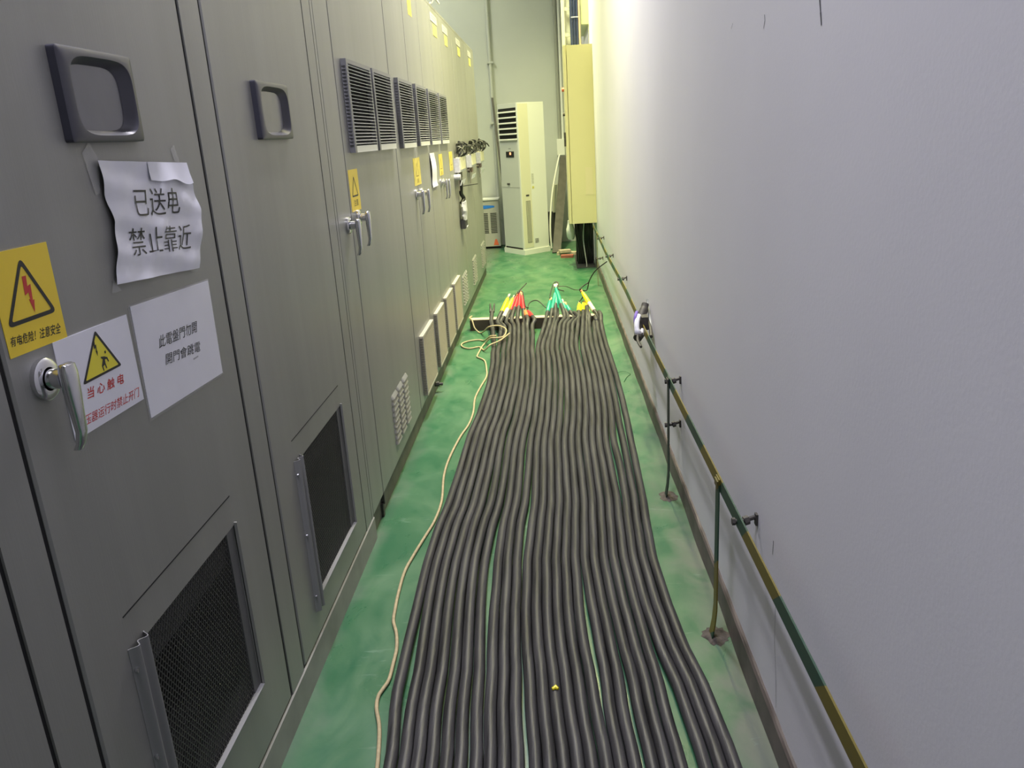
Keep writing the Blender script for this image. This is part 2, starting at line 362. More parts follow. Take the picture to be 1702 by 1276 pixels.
def add_mesh_vent(cab, door, y0, y1, z0, z1):
    # expanded metal behind an opening, with the inner lip showing above and below
    m = MB(); x = XD-.008; st = .0115; zs = 1.55; H = z1-z0; W = y1-y0
    def strand(p, q):
        (a, b), (c, d) = p, q; L_ = math.hypot(c-a, d-b); ny, nz = -(d-b)/L_*.0010, (c-a)/L_*.0010
        m.add([(x, a-ny, b-nz), (x, a+ny, b+nz), (x, c+ny, d+nz), (x, c-ny, d-nz), (x+.0018, a-ny, b-nz), (x+.0018, a+ny, b+nz), (x+.0018, c+ny, d+nz), (x+.0018, c-ny, d-nz)],
              [(0, 1, 2, 3), (7, 6, 5, 4), (0, 4, 5, 1), (1, 5, 6, 2), (2, 6, 7, 3), (3, 7, 4, 0)])
    k = -int(W/st)-int(H/(st))
    while k*st < W+H:
        for sg in (1, -1):
            # line y = y0 + k*st + sg*(z-z0)/zs clipped to the opening
            pts = []
            for zz in (z0, z1):
                yy = y0+k*st+sg*(zz-z0)/zs
                pts.append((yy, zz))
            (ya, za), (yb, zb) = pts
            lo, hi = 0.0, 1.0; dy = yb-ya
            if abs(dy) > 1e-9:
                t0, t1 = (y0-ya)/dy, (y1-ya)/dy
                if t0 > t1: t0, t1 = t1, t0
                lo, hi = max(0, t0), min(1, t1)
            if hi-lo > .01: strand((ya+dy*lo, za+(zb-za)*lo), (ya+dy*hi, za+(zb-za)*hi))
        k += 1
    m.build('mesh_panel', M_MESH, door)
    b = MB(); xb = XD-.024
    b.box(xb, xb+.008, y0, y1, z1-.075, z1+.02).box(xb, xb+.008, y0, y1, z0-.02, z0+.055).box(xb-.002, xb+.02, y1-.035, y1+.002, z0, z1)
    b.build('inner_lip', mat('inner_lip_grey', (.16, .16, .155), .6), door)
    MB().box(XD-.2, XD-.195, y0-.02, y1+.02, z0-.02, z1+.02).build('vent_backing', M_GAP, door)
    # corrugated channel down the left side of the opening
    c = MB(); pr = []
    for i in range(25):
        f = i/24; pr.append((XD+.001+.010*(.5-.5*math.cos(f*4*math.pi))*(1 if f < .5 else 1.15)+.004*math.sin(math.pi*f), y0-.052+.055*f))
    pr2 = [(p[0]-.0022, p[1]) for p in reversed(pr)]
    c.prism(pr+pr2, 'z', z0-.03, z1+.012)
    ch = c.build('vent_channel', mat('channel_steel', (.25, .25, .245), .38), door, 50)
    for zz in (z1-.03, (z0+z1)/2, z0+.02): MB().cyl((XD+.004, y0-.047, zz), (XD+.008, y0-.047, zz), .0045, 10).build('rivet', M_CHROME, door)
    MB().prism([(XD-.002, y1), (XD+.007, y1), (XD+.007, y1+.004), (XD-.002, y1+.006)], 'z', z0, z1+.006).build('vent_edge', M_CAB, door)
    MB().prism([(XD-.004, z0-.003), (XD+.006, z0-.003), (XD+.006, z0), (XD-.004, z0+.001)], 'y', y0, y1).build('vent_sill', mat('channel_steel', (.25, .25, .245), .38), door)
    MB().box(XD-.001, XD+.0006, y0-.045, y1+.002, z1+.068, z1+.0705).build('panel_joint', M_GAP, door)

GROUP_CAB = 'grey control cabinets standing in one row'
def cabinet(y0, y1, strips, doors, label, near=False, hole=None):
    c = thing('control_cabinet', (-1.1, (y0+y1)/2, 0), label, 'cabinet', GROUP_CAB)
    b = MB(); xf = XD-.029
    if hole:
        a_, b_, c_, d_ = hole; hx = XD-.21
        b.box(-1.5, hx, y0+.001, y1-.001, .09, 2.293); b.box(hx, xf, y0+.001, a_-.03, .09, 2.293); b.box(hx, xf, b_+.03, y1-.001, .09, 2.293)
        b.box(hx, xf, a_-.03, b_+.03, .09, c_-.03); b.box(hx, xf, a_-.03, b_+.03, d_+.03, 2.293)
    else: b.box(-1.5, xf, y0+.001, y1-.001, .09, 2.293)
    for (sa, sb) in strips: b.box(xf-.004, XD-.0006, sa, sb, .09, 2.293)
    b.box(xf-.004, XD-.002, y0+.001, y1-.001, 2.281, 2.2955)
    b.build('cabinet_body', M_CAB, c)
    if near:
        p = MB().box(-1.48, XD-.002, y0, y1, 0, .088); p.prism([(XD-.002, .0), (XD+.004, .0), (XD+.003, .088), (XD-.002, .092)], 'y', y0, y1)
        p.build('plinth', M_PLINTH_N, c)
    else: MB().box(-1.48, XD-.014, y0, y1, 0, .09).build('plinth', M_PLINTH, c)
    ds = []
    for (da, db) in doors:
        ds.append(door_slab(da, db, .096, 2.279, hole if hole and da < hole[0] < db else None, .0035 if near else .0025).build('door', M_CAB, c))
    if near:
        seam_gaps = [(b_, sa) for (a_, b_) in doors for (sa, sb) in strips if 0 < sa-b_ < .03]+[(sb, a_) for (a_, b_) in doors for (sa, sb) in strips if 0 < a_-sb < .03]
        for (p_, q_) in seam_gaps: MB().box(XD-.027, XD-.0045, p_, q_, .098, 2.278).build('seam_shade_strip', M_GAP, c)  # black strips added in the door gaps, painting the seam shade
    return c, ds
g = .0032
h1 = (1.150, 1.562, .255, .668); h2 = (2.035, 2.488, .200, .628)
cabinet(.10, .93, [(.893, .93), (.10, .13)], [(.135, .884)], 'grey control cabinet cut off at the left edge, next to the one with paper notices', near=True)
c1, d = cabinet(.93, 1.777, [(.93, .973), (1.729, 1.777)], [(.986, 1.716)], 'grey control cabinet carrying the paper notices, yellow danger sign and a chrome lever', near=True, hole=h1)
add_window(d[0], 1.232, 1.455, 1.4775, 1.6165); add_handle(d[0], 1.053, 1.160); add_mesh_vent(c1, d[0], *h1)
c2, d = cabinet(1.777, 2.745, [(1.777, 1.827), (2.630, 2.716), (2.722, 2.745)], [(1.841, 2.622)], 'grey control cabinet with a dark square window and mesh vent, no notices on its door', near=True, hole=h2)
add_window(d[0], 2.073, 2.327, 1.4755, 1.6165); add_mesh_vent(c2, d[0], *h2)
c3, d = cabinet(2.745, 3.963, [], [(2.748, 2.936), (2.944, 3.958)], 'grey control cabinet with two tall louvers side by side and twin chrome levers')
add_handle(d[0], 2.871, 1.176); add_handle(d[1], 3.040, 1.187)
add_louver(d[1], 3.040, 3.452, 1.421, 1.745); add_louver(d[1], 3.492, 3.893, 1.421, 1.745); add_punched(d[1], 3.262, 3.655, .172, .405)
c4, d = cabinet(3.963, 4.520, [], [(3.968, 4.516)], 'narrow grey cabinet with one louver and one filter grille, just past the twin louvers')
add_louver(d[0], 4.080, 4.500, 1.418, 1.745); add_filter(d[0], 4.100, 4.512, .130, .460); add_handle(d[0], 4.432, 1.172)
c5, d = cabinet(4.520, 5.048, [], [(4.525, 5.045)], 'narrow grey cabinet with the fourth louver and the second filter grille')
add_louver(d[0], 4.621, 5.012, 1.421, 1.747); add_filter(d[0], 4.668, 5.012, .125, .458); add_handle(d[0], 4.64, 1.165)
c6, d = cabinet(5.048, 5.565, [], [(5.051, 5.562)], 'narrow grey cabinet with the fifth louver and the third filter grille')
add_louver(d[0], 5.093, 5.530, 1.421, 1.744); add_filter(d[0], 5.132, 5.508, .127, .460); add_handle(d[0], 5.49, 1.172)
c7, d = cabinet(5.565, 6.045, [], [(5.568, 6.041)], 'narrow grey cabinet with the last louver and last filter grille, before the wired devices')
add_louver(d[0], 5.597, 6.018, 1.420, 1.742); add_filter(d[0], 5.628, 6.015, .126, .462); add_handle(d[0], 5.64, 1.165)
vts = [(6.29, 6.64), (7.19, 7.545), (8.165, 8.575)]
for i, (a, b_, lb) in enumerate(((6.045, 6.845, 'grey cabinet bearing the nearest wired device and the hanging connector'), (6.845, 7.835, 'grey cabinet bearing the middle one of the three wired devices'), (7.835, 8.80, 'grey cabinet at the far end of the row, bearing the farthest wired device'))):
    c, d = cabinet(a, b_, [], [(a+.004, b_-.004)], lb)
    add_punched(d[0], vts[i][0], vts[i][1], .165, .408, 4, 10)
b = MB().cyl((XD-.014, 4.57, .050), (XD+.012, 4.57, .050), .016, 8); b.cyl((XD+.010, 4.57, .050), (XD+.034, 4.57, .050), .009, 10)
tag(b.build('anchor_bolt', M_RUST, origin=(XD, 4.57, .05)), 'rusty bolt head sticking out of the dark plinth below the filter grilles', 'bolt')
b = MB().box(XD-.016, XD-.004, 2.925, 2.945, .0, .055).box(XD-.018, XD+.001, 2.94, 2.952, .05, .1)
tag(b.build('hinge_bracket', M_RUST, origin=(XD, 2.93, 0)), 'small dark bracket at the foot of the seam of the twin-louver cabinet', 'bracket')

# ------------------------------------------------------------------ lettering helpers
def text_mesh(body, quad, x, m, parent, name='lettering', offset=0.0, disp=None, spacing=1.0):
    cu = bpy.data.curves.new('tmp', 'FONT'); cu.body = body; cu.offset = offset; cu.resolution_u = 3; cu.space_character = spacing
    o = bpy.data.objects.new('tmp', cu); COL.objects.link(o)
    me = bpy.data.meshes.new_from_object(o.evaluated_get(bpy.context.evaluated_depsgraph_get()))
    bpy.data.objects.remove(o); bpy.data.curves.remove(cu)
    xs = [v.co.x for v in me.vertices]; ys = [v.co.y for v in me.vertices]
    x0, x1, y0, y1 = min(xs), max(xs), min(ys), max(ys); TL, TR, BR, BL = quad; org = parent_world(parent)
    for v in me.vertices:
        u, t = (v.co.x-x0)/(x1-x0), (v.co.y-y0)/(y1-y0)
        yy = (BL[0]*(1-u)+BR[0]*u)*(1-t)+(TL[0]*(1-u)+TR[0]*u)*t
        zz = (BL[1]*(1-u)+BR[1]*u)*(1-t)+(TL[1]*(1-u)+TR[1]*u)*t
        v.co = Vector((x+(disp(yy, zz) if disp else 0), yy, zz))-org
    me.materials.clear(); me.materials.append(m); me.name = name
    o = bpy.data.objects.new(name, me); COL.objects.link(o); o.parent = parent
    return o
def sheet(name, label, cat, quad, x, m, disp=None, nu=1, nv=1, edge=None, group=None):
    m_ = MB(); TL, TR, BR, BL = quad; vs = []
    for j in range(nv+1):
        t = j/nv
        for i in range(nu+1):
            u = i/nu
            if edge: L_, R_ = edge(t); yy = L_[0]*(1-u)+R_[0]*u; zz = L_[1]*(1-u)+R_[1]*u
            else:
                yy = (TL[0]*(1-u)+TR[0]*u)*(1-t)+(BL[0]*(1-u)+BR[0]*u)*t; zz = (TL[1]*(1-u)+TR[1]*u)*(1-t)+(BL[1]*(1-u)+BR[1]*u)*t
            vs.append((x+(disp(yy, zz) if disp else 0), yy, zz))
    k = nu+1; n0 = len(vs); fs = [(j*k+i, j*k+i+1, (j+1)*k+i+1, (j+1)*k+i) for j in range(nv) for i in range(nu)]
    vs += [(XD+.0002 if not disp else v[0]-.0004, v[1], v[2]) for v in vs]
    fs += [tuple(i+n0 for i in f[::-1]) for f in fs]
    bd = [i for i in range(nu)]+[nu+j*k for j in range(nv)]+[nv*k+nu-i for i in range(nu)]+[(nv-j)*k for j in range(nv)]
    fs += [(bd[i], bd[(i+1) % len(bd)], bd[(i+1) % len(bd)]+n0, bd[i]+n0) for i in range(len(bd))]
    m_.add(vs, fs)
    o = m_.build(name, m, origin=(x, (BL[0]+BR[0])/2, (BL[1]+BR[1])/2), smooth=40)
    return tag(o, label, cat, group)
def flat_polys(name, polys, x, m, parent):
    b = MB()
    for p in polys: b.add([(x, q[0], q[1]) for q in p], [tuple(range(len(p)))])
    return b.build(name, m, parent)
def tri_ring(outer, k, rr=0.12):
    c = (sum(p[0] for p in outer)/3, sum(p[1] for p in outer)/3)
    def rounded(s_, rr):
        P = [(c[0]+(p[0]-c[0])*s_, c[1]+(p[1]-c[1])*s_) for p in outer]; out = []
        for i in range(3):
            p, a, b = P[i], P[i-1], P[(i+1) % 3]
            A = (p[0]+(a[0]-p[0])*rr, p[1]+(a[1]-p[1])*rr); B = (p[0]+(b[0]-p[0])*rr, p[1]+(b[1]-p[1])*rr)
            for q in range(6):
                t = q/5; out.append(((1-t)**2*A[0]+2*t*(1-t)*p[0]+t*t*B[0], (1-t)**2*A[1]+2*t*(1-t)*p[1]+t*t*B[1]))
        return out
    O, I = rounded(1, rr), rounded(k, rr*.5); n_ = len(O)
    return [[O[i], O[(i+1) % n_], I[(i+1) % n_], I[i]] for i in range(n_)], I
BOLT = [(-.30, 1.0), (.15, 1.0), (.05, .45), (.42, .52), (.28, -.35), (.46, -.30), (.20, -1.0), (-.12, -.22), (.04, -.28), (.0, .12), (-.42, .0)]
def bolt(cy, cz, sy, sz): return [[(cy+p[0]*sy, cz+p[1]*sz) for p in BOLT]]

# yellow danger sign
q = [(.997, 1.343), (1.129, 1.343), (1.128, 1.203), (.997, 1.205)]
s = sheet('warning_sign', 'yellow danger sign with a red lightning bolt in a black triangle, above the nearest lever', 'sign', q, XD+.0010, M_YEL)
ring, inner = tri_ring([(1.0625, 1.332), (1.117, 1.244), (1.005, 1.244)], .80)
flat_polys('warning_triangle', ring, XD+.0013, M_INK, s); flat_polys('lightning_bolt', bolt(1.064, 1.279, .020, .026), XD+.0013, M_RED, s)
text_mesh('有电危险！注意安全', [(1.006, 1.233), (1.119, 1.2275), (1.114, 1.212), (1.002, 1.2195)], XD+.0013, M_INK, s, offset=.012)
# white electric shock notice
q = [(1.090, 1.2035), (1.300, 1.199), (1.301, 1.048), (1.090, 1.052)]
s = sheet('electric_shock_notice', 'white notice with a yellow shock triangle and red writing, behind the nearest lever', 'notice', q, XD+.0014, M_LAM)
ring, inner = tri_ring([(1.199, 1.196), (1.254, 1.123), (1.138, 1.124)], .84, .06)
flat_polys('warning_triangle', ring, XD+.0018, M_INK, s); flat_polys('triangle_field', [inner], XD+.0017, mat('notice_yellow', (.80, .70, .04), .4), s)
flat_polys('lightning_bolt', bolt(1.190, 1.168, .009, .0125), XD+.0020, M_INK, s)
fig = [[(1.2115, 1.1575), (1.2155, 1.159), (1.2165, 1.155), (1.213, 1.1535)], [(1.199, 1.1525), (1.209, 1.1505), (1.217, 1.147), (1.2195, 1.140), (1.2172, 1.139), (1.214, 1.145), (1.209, 1.1455), (1.2085, 1.139), (1.2105, 1.131), (1.2082, 1.1305), (1.2055, 1.138), (1.2005, 1.136), (1.2015, 1.129), (1.199, 1.129), (1.197, 1.138), (1.2035, 1.147), (1.199, 1.150)]]
flat_polys('falling_figure', fig, XD+.0020, M_INK, s)
text_mesh('当 心 触 电', [(1.147, 1.117), (1.255, 1.110), (1.249, 1.093), (1.141, 1.100)], XD+.0018, M_RED, s, offset=.012)
text_mesh('变压器运行时禁止开门', [(1.107, 1.0805), (1.292, 1.0735), (1.286, 1.057), (1.101, 1.065)], XD+.0018, M_RED, s, offset=.004)
# crumpled energised notice
def d3(y, z):
    e = max(0, 1-abs(y-1.30)/.05)*.5+max(0, 1-abs(y-1.62)/.06)*.9
    return .0066+.0017*math.sin(y*34+z*9)*math.sin(z*41+1)+.0012*math.sin(y*71-z*63)+.0012*math.sin(z*113+y*23)+.004*e*(.5+.5*math.sin(z*40))
def edge3(t):
    Lt = [(0, (1.298, 1.450)), (.27, (1.301, 1.396)), (.49, (1.310, 1.353)), (.76, (1.298, 1.300)), (1, (1.282, 1.253))]
    Rt = [(0, (1.614, 1.435)), (.17, (1.617, 1.402)), (.21, (1.640, 1.392)), (.45, (1.647, 1.342)), (.75, (1.625, 1.285)), (1, (1.600, 1.229))]
    f = lambda T: (lerp_tab([(a, p[0]) for a, p in T], t), lerp_tab([(a, p[1]) for a, p in T], t))
    return f(Lt), f(Rt)
q = [(1.298, 1.45), (1.614, 1.435), (1.600, 1.229), (1.282, 1.253)]
s = sheet('energised_notice', 'crumpled torn white paper with two lines of thin black characters, taped under the nearer window', 'notice', q, XD+.0005, M_PAPER, d3, 40, 34, edge3)
text_mesh('已送电', [(1.391, 1.401), (1.561, 1.390), (1.555, 1.343), (1.386, 1.352)], XD+.0018, M_INK, s, offset=-.007, disp=d3)
text_mesh('禁止靠近', [(1.352, 1.336), (1.590, 1.318), (1.573, 1.271), (1.346, 1.290)], XD+.0018, M_INK, s, offset=-.006, disp=d3)
m = MB(); fl = []
for i in range(13):
    u = i/12; y = 1.455+.160*u
    top = (XD+.003+d3(y, 1.44), y, 1.4425-.007*u); bot = (XD+.0055+.005*u+d3(y, 1.40), y, 1.4105-.008*u-.006*math.sin(u*9)*u-.004*u)
    fl.append((top, bot))
m.loft([[a for a, b_ in fl], [((a[0]+b_[0])/2-.001, a[1], (a[2]+b_[2])/2) for a, b_ in fl], [b_ for a, b_ in fl]], close=False, cap0=False, cap1=False)
m.build('torn_flap', M_PAPER, s, 40)
for pts in ([(1.268, 1.462), (1.292, 1.478), (1.312, 1.452), (1.296, 1.400), (1.282, 1.398)], [(1.575, 1.462), (1.592, 1.470), (1.606, 1.436), (1.583, 1.440)], [(1.598, 1.240), (1.602, 1.222), (1.570, 1.226), (1.572, 1.240)], [(1.282, 1.262), (1.300, 1.240), (1.270, 1.240)]):
    flat_polys('clear_tape', [pts], XD+.0016, M_TAPE, s)
# printed door notice
q = [(1.317, 1.2085), (1.641, 1.1965), (1.635, .996), (1.313, 1.008)]
s = sheet('printed_notice', 'clean white laminated notice with two lines of small black characters, right of the shock notice', 'notice', q, XD+.0014, M_LAM)
text_mesh('此電盤門勿開', [(1.393, 1.138), (1.556, 1.130), (1.547, 1.108), (1.386, 1.116)], XD+.0018, M_INK, s, offset=.002)
text_mesh('開門會跳電', [(1.406, 1.101), (1.555, 1.088), (1.547, 1.068), (1.399, 1.081)], XD+.0018, M_INK, s, offset=.002)
flat_polys('fine_print', [[(1.512+k*.006, 1.0625), (1.516+k*.006, 1.0625), (1.5155+k*.006, 1.0595), (1.5115+k*.006, 1.0595)] for k in range(4)], XD+.0018, mat('grey_ink', (.3, .3, .3), .6), s)
q2 = [(1.311, 1.212), (1.645, 1.2), (1.639, .992), (1.307, 1.004)]
flat_polys('laminate_margin', [[q2[0], q2[1], q[1], q[0]], [q2[1], q2[2], q[2], q[1]], [q2[2], q2[3], q[3], q[2]], [q2[3], q2[0], q[0], q[3]]], XD+.0006, M_TAPE, s)
# yellow danger stickers further along
for (a, b_, t, bt, lb, faded) in ((2.962, 3.108, 1.363, 1.213, 'yellow danger sticker right above the twin chrome levers, black triangle on it', 0), (4.42, 4.655, 1.360, 1.216, 'faded yellow sticker below the third and fourth louvers', 1), (5.478, 5.668, 1.355, 1.217, 'faded yellow sticker below the fifth louver, right of the white paper slip', 1), (6.062, 6.27, 1.358, 1.222, 'yellow sticker just left of the nearest wired device', 1), (4.713, 4.84, 2.30, 2.106, 'tall yellow label high on the narrow cabinet above the fourth louver', 1)):
    s = sheet('warning_sticker', lb, 'sticker', [(a, t), (b_, t), (b_, bt), (a, bt)], XD+.0010, M_YEL if not faded else mat('faded_yellow', (.66, .54, .10), .5, vary=.25, vscale=30))
    cy = (a+b_)/2
    if faded != 2 and t < 2:
        ring, inner = tri_ring([(cy, t-.022), (cy+.05, t-.098), (cy-.05, t-.098)], .78)
        ink = M_INK if not faded else mat('faded_ink', (.30, .22, .04), .6)
        flat_polys('warning_triangle', ring, XD+.0014, ink, s)
        text_mesh('注意', [(cy-.035, t-.108), (cy+.035, t-.108), (cy+.035, t-.132), (cy-.035, t-.132)], XD+.0014, ink, s)
def dslip(y, z): return .003+.008*math.sin((z-1.17)*14)**2+.012*max(0, (1.19-z)*20)
sheet('paper_slip', 'narrow white paper slip hanging beside the levers below the louvers', 'paper', [(5.055, 1.372), (5.24, 1.372), (5.29, 1.168), (5.06, 1.168)], XD+.001, M_PAPER, dslip, 3, 10)
for (a, b_, t, lb) in ((5.63, 5.94, 2.24, 'nearest'), (6.26, 6.55, 2.24, 'second nearest'), (7.16, 7.47, 2.245, 'second farthest'), (8.16, 8.47, 2.24, 'farthest')):
    s = thing('name_plate', (XD, a, t-.13), 'white name plate over a yellow tag near the cabinet tops, %s of the four' % lb, 'name plate', 'name plates along the cabinet tops')
    MB().box(XD+.0002, XD+.003, a, b_, t-.05, t).build('plate', mat('plate_white', (.55, .53, .5), .5), s); MB().box(XD+.0002, XD+.002, a+.09, b_-.03, t-.13, t-.06).build('yellow_tag', mat('tag_yellow', (.66, .60, .16), .5, vary=.3, vscale=50), s)
    flat_polys('plate_lines', [[(a+.03, t-.014-k*.016), (b_-.05-k*.04, t-.014-k*.016), (b_-.05-k*.04, t-.019-k*.016), (a+.03, t-.019-k*.016)] for k in range(2)], XD+.0034, mat('grey_ink', (.3, .3, .3), .6), s)
b = MB()
for p in ([(-.76, 5.58, 2.297), (-.735, 5.6, 2.33), (-.71, 5.72, 2.345), (-.70, 5.95, 2.33)], [(-.75, 5.72, 2.297), (-.72, 5.74, 2.31), (-.70, 5.76, 2.38)], [(-.74, 5.80, 2.297), (-.70, 5.70, 2.36), (-.72, 5.55, 2.40)]): b.tube(spline(p, 5), .008, 7)
tag(b.build('wire_offcut', M_WHITEPL, origin=(-.75, 5.7, 2.297), smooth=60), 'loose white wire offcut lying on top of the cabinets above the louvers', 'wire')

# ------------------------------------------------------------------ wired devices on the last three cabinets
for i, y in enumerate((6.35, 7.33, 8.33)):
    wh = ('nearest', 'middle', 'farthest')[i]
    t = thing('wired_device', (XD, y, 1.19), '%s of three pale relay devices with tufts of black wires on the cabinet doors' % wh, 'electrical device', 'relay devices on the far cabinet doors')
    x1 = XD+.044; ln = .42
    MB().chbox(XD+.0005, x1, y, y+ln, 1.196, 1.302, .004).build('housing', M_DEVICE, t)
    b = MB()
    for k in range(6): b.box(x1+.0002, x1+.006, y+.04+k*.062, y+.09+k*.062, 1.215, 1.300)
    b.box(x1-.03, x1+.004, y+.02, y+ln-.01, 1.300, 1.310); b.build('terminal_cover', M_DEVY, t)
    b = MB(); b.box(XD+.004, XD+.03, y+.10, y+.28, 1.150, 1.197); b.build('relay_base', M_BROWN if i else mat('relay_olive', (.05, .05, .03), .5), t)
    b = MB(); b.prism([(XD+.032, 1.098), (XD+.046, 1.135), (XD+.048, 1.135), (XD+.036, 1.096)], 'y', y+.02, y+.34); b.build('tag_strip', M_PAPER, t)
    MB().box(XD+.026, XD+.030, y-.02, y+.015, 1.06, 1.198).box(XD+.0005, XD+.03, y-.02, y+.0, 1.17, 1.185).build('bracket', M_LUG, t)
    rnd = random.Random(i+3)
    for k in range(9):
        y0 = y+.03+k*.043; zz = 1.36+.06*rnd.random(); s_ = rnd.uniform(-.06, .06)
        p = [(XD+.03, y0, 1.302), (XD+.045+.03*rnd.random(), y0+s_, 1.335), (XD+.04+.04*rnd.random(), y0-s_, zz), (XD+.03, y0+s_*.6, zz+.012), (XD+.015, y0+.07, zz-.03), (XD+.02, y0+.04, 1.33)]
        MB().tube(spline(p, 5), .0055, 6).build('wire', M_WIRE if k % 4 else mat('grey_wire', (.12, .12, .11), .5), t, 60)
    for k in range(3):
        p = [(XD+.02, y+.12+.08*k, 1.36), (XD+.06, y+.2+.08*k, 1.385+.01*k), (XD+.10, y+.34+.10*k, 1.38-.015*k)]
        MB().tube(spline(p, 6), .006, 6).build('wire', M_WIRE, t, 60)
b = MB(); b.cyl((XD+.0, 6.30, 1.165), (XD+.05, 6.30, 1.165), .022, 16)
tag(b.build('rotary_knob', M_DEVICE, origin=(XD, 6.3, 1.165), smooth=40), 'short grey knob on the door under the nearest wired device', 'knob')
t = thing('hanging_connector', (XD, 6.52, .80), 'plastic-wrapped connector hanging on a black lead below the nearest wired device', 'connector')
p = [(XD+.02, 6.50, 1.19), (XD+.03, 6.46, 1.10), (XD+.022, 6.50, 1.03), (XD+.035, 6.54, .99), (XD+.02, 6.50, .955)]
MB().tube(spline(p, 6), .016, 8).build('lead', M_WIRE, t, 60)
b = MB(); rings = []
rnd = random.Random(5)
for k in range(9):
    z = .965-.018*k; r = .030*(1-.25*abs(k-4)/4); rings.append([(XD+.034+r*.85*math.cos(a)*rnd.uniform(.8, 1.1), 6.53+r*3.2*math.sin(a)*rnd.uniform(.8, 1.12), z+rnd.uniform(-.004, .004)) for a in [2*math.pi*q_/12 for q_ in range(12)]])
b.loft(rings); b.build('plastic_wrap', M_DEVICE, t, 30)
MB().chbox(XD+.006, XD+.045, 6.46, 6.62, .755, .825, .006).build('connector_body', M_BACK, t); MB().box(XD+.047, XD+.049, 6.50, 6.60, .762, .772).build('connector_lip', M_PAPER, t)
b = MB().tube(spline([(XD+.03, 6.5, 1.085), (XD+.09, 6.62, 1.085), (XD+.13, 6.8, 1.08)], 6), .004, 6); b.build('stray_wire', M_WIRE, t, 60)

# ------------------------------------------------------------------ power cables
R = .0165
LT = [(.3, -.43), (1.0, -.44), (1.55, -.460), (1.83, -.492), (2.1, -.499), (2.5, -.508), (2.75, -.504), (3.0, -.487), (3.35, -.478), (3.75, -.472), (4.1, -.450), (4.6, -.436), (5.05, -.442), (5.5, -.466)]
RT = [(.3, .41), (1.0, .40), (1.55, .388), (1.78, .372), (2.03, .340), (2.25, .326), (2.5, .318), (2.75, .326), (3.0, .338), (3.5, .350), (3.95, .362), (4.3, .368), (4.7, .370), (5.1, .366), (5.5, .360)]
NC = 24
rnd = random.Random(11)
gaps = [(rnd.uniform(.6, 1.6), rnd.uniform(0, 6.3), rnd.uniform(.5, 1.3), rnd.uniform(0, 6.3)) for _ in range(NC-1)]
def gap_w(j, y):
    a, p, b_, q_ = gaps[j]; v = .5+.5*math.sin(a*y*1.7+p)*math.sin(b_*y*1.1+q_)
    w_ = v**5+.02
    if j == 9: w_ += 1.2*math.exp(-((y-1.5)/.35)**2)
    if j == 15: w_ += 1.1*math.exp(-((y-2.0)/.25)**2)
    if j == 20: w_ += 3.0*math.exp(-((y-1.55)/.32)**2)
    if j == 0: w_ += 1.4*math.exp(-((y-1.9)/.22)**2)
    if j == 21: w_ += 1.5*math.exp(-((y-3.6)/.18)**2)
    return w_
def row(y):
    a, b_ = lerp_tab(LT, y)+R, lerp_tab(RT, y)-R; sl = (b_-a)-(NC-1)*2*R
    ws = [gap_w(j, y) for j in range(NC-1)]; tot = sum(ws); out = [a]
    for j in range(NC-1): out.append(out[-1]+2*R+sl*ws[j]/tot)
    return out
ys = [.25+.075*k for k in range(int((5.40-.25)/.075)+1)]
rows = [row(y) for y in ys]
TIPS = [  # x, y, z of the jacket end, end treatment, label
 (-.500, 6.24, .118, 'bare'), (-.418, 6.20, .125, 'yellow'), (-.396, 6.12, .108, 'yellow_white'),
 (-.352, 6.22, .128, 'red'), (-.318, 6.26, .142, 'red'), (-.286, 6.26, .146, 'red'), (-.250, 6.23, .130, 'red'), (-.222, 6.08, .108, 'orange'), (-.180, 6.06, .106, 'red'),
 (-.058, 6.20, .108, 'green'), (-.022, 6.22, .122, 'green'), (.006, 6.28, .150, 'green'), (.014, 6.24, .116, 'green'), (.050, 6.26, .148, 'green'), (.080, 6.20, .116, 'dark'), (.113, 6.18, .108, 'dark'), (.147, 6.12, .106, 'cut'),
 (.185, 6.16, .110, 'yellow'), (.219, 6.16, .112, 'yellow'), (.248, 6.22, .130, 'yellow'), (.254, 6.10, .106, 'yellow'), (.296, 6.15, .118, 'yellow_white'), (.306, 6.04, .086, 'cut'), (.338, 6.10, .106, 'cut')]
TIP_DIR = {0: (-.01, .3, .1), 1: (.25, .6, .45), 2: (.22, .7, .32), 3: (.22, .6, .42), 4: (.16, .6, .40), 5: (.06, .6, .40), 6: (-.06, .6, .42), 7: (-.08, .7, .06), 8: (-.16, .7, .05),
           9: (.10, .6, .25), 10: (.12, .6, .40), 11: (.06, .6, .46), 12: (.0, .6, .5), 13: (-.16, .6, .45), 14: (-.14, .6, .4), 15: (-.2, .6, .3), 16: (-.2, .6, .1),
           17: (.05, .7, .12), 18: (.04, .7, .12), 19: (.02, .7, .10), 20: (-.02, .7, .02), 21: (-.22, .6, .30), 22: (0, .7, .0), 23: (-.05, .7, .02)}
TM = {'yellow': M_TYEL, 'yellow_white': M_TYEL, 'red': M_TRED, 'orange': M_TORANGE, 'green': M_TGREEN, 'dark': M_TGREEN}
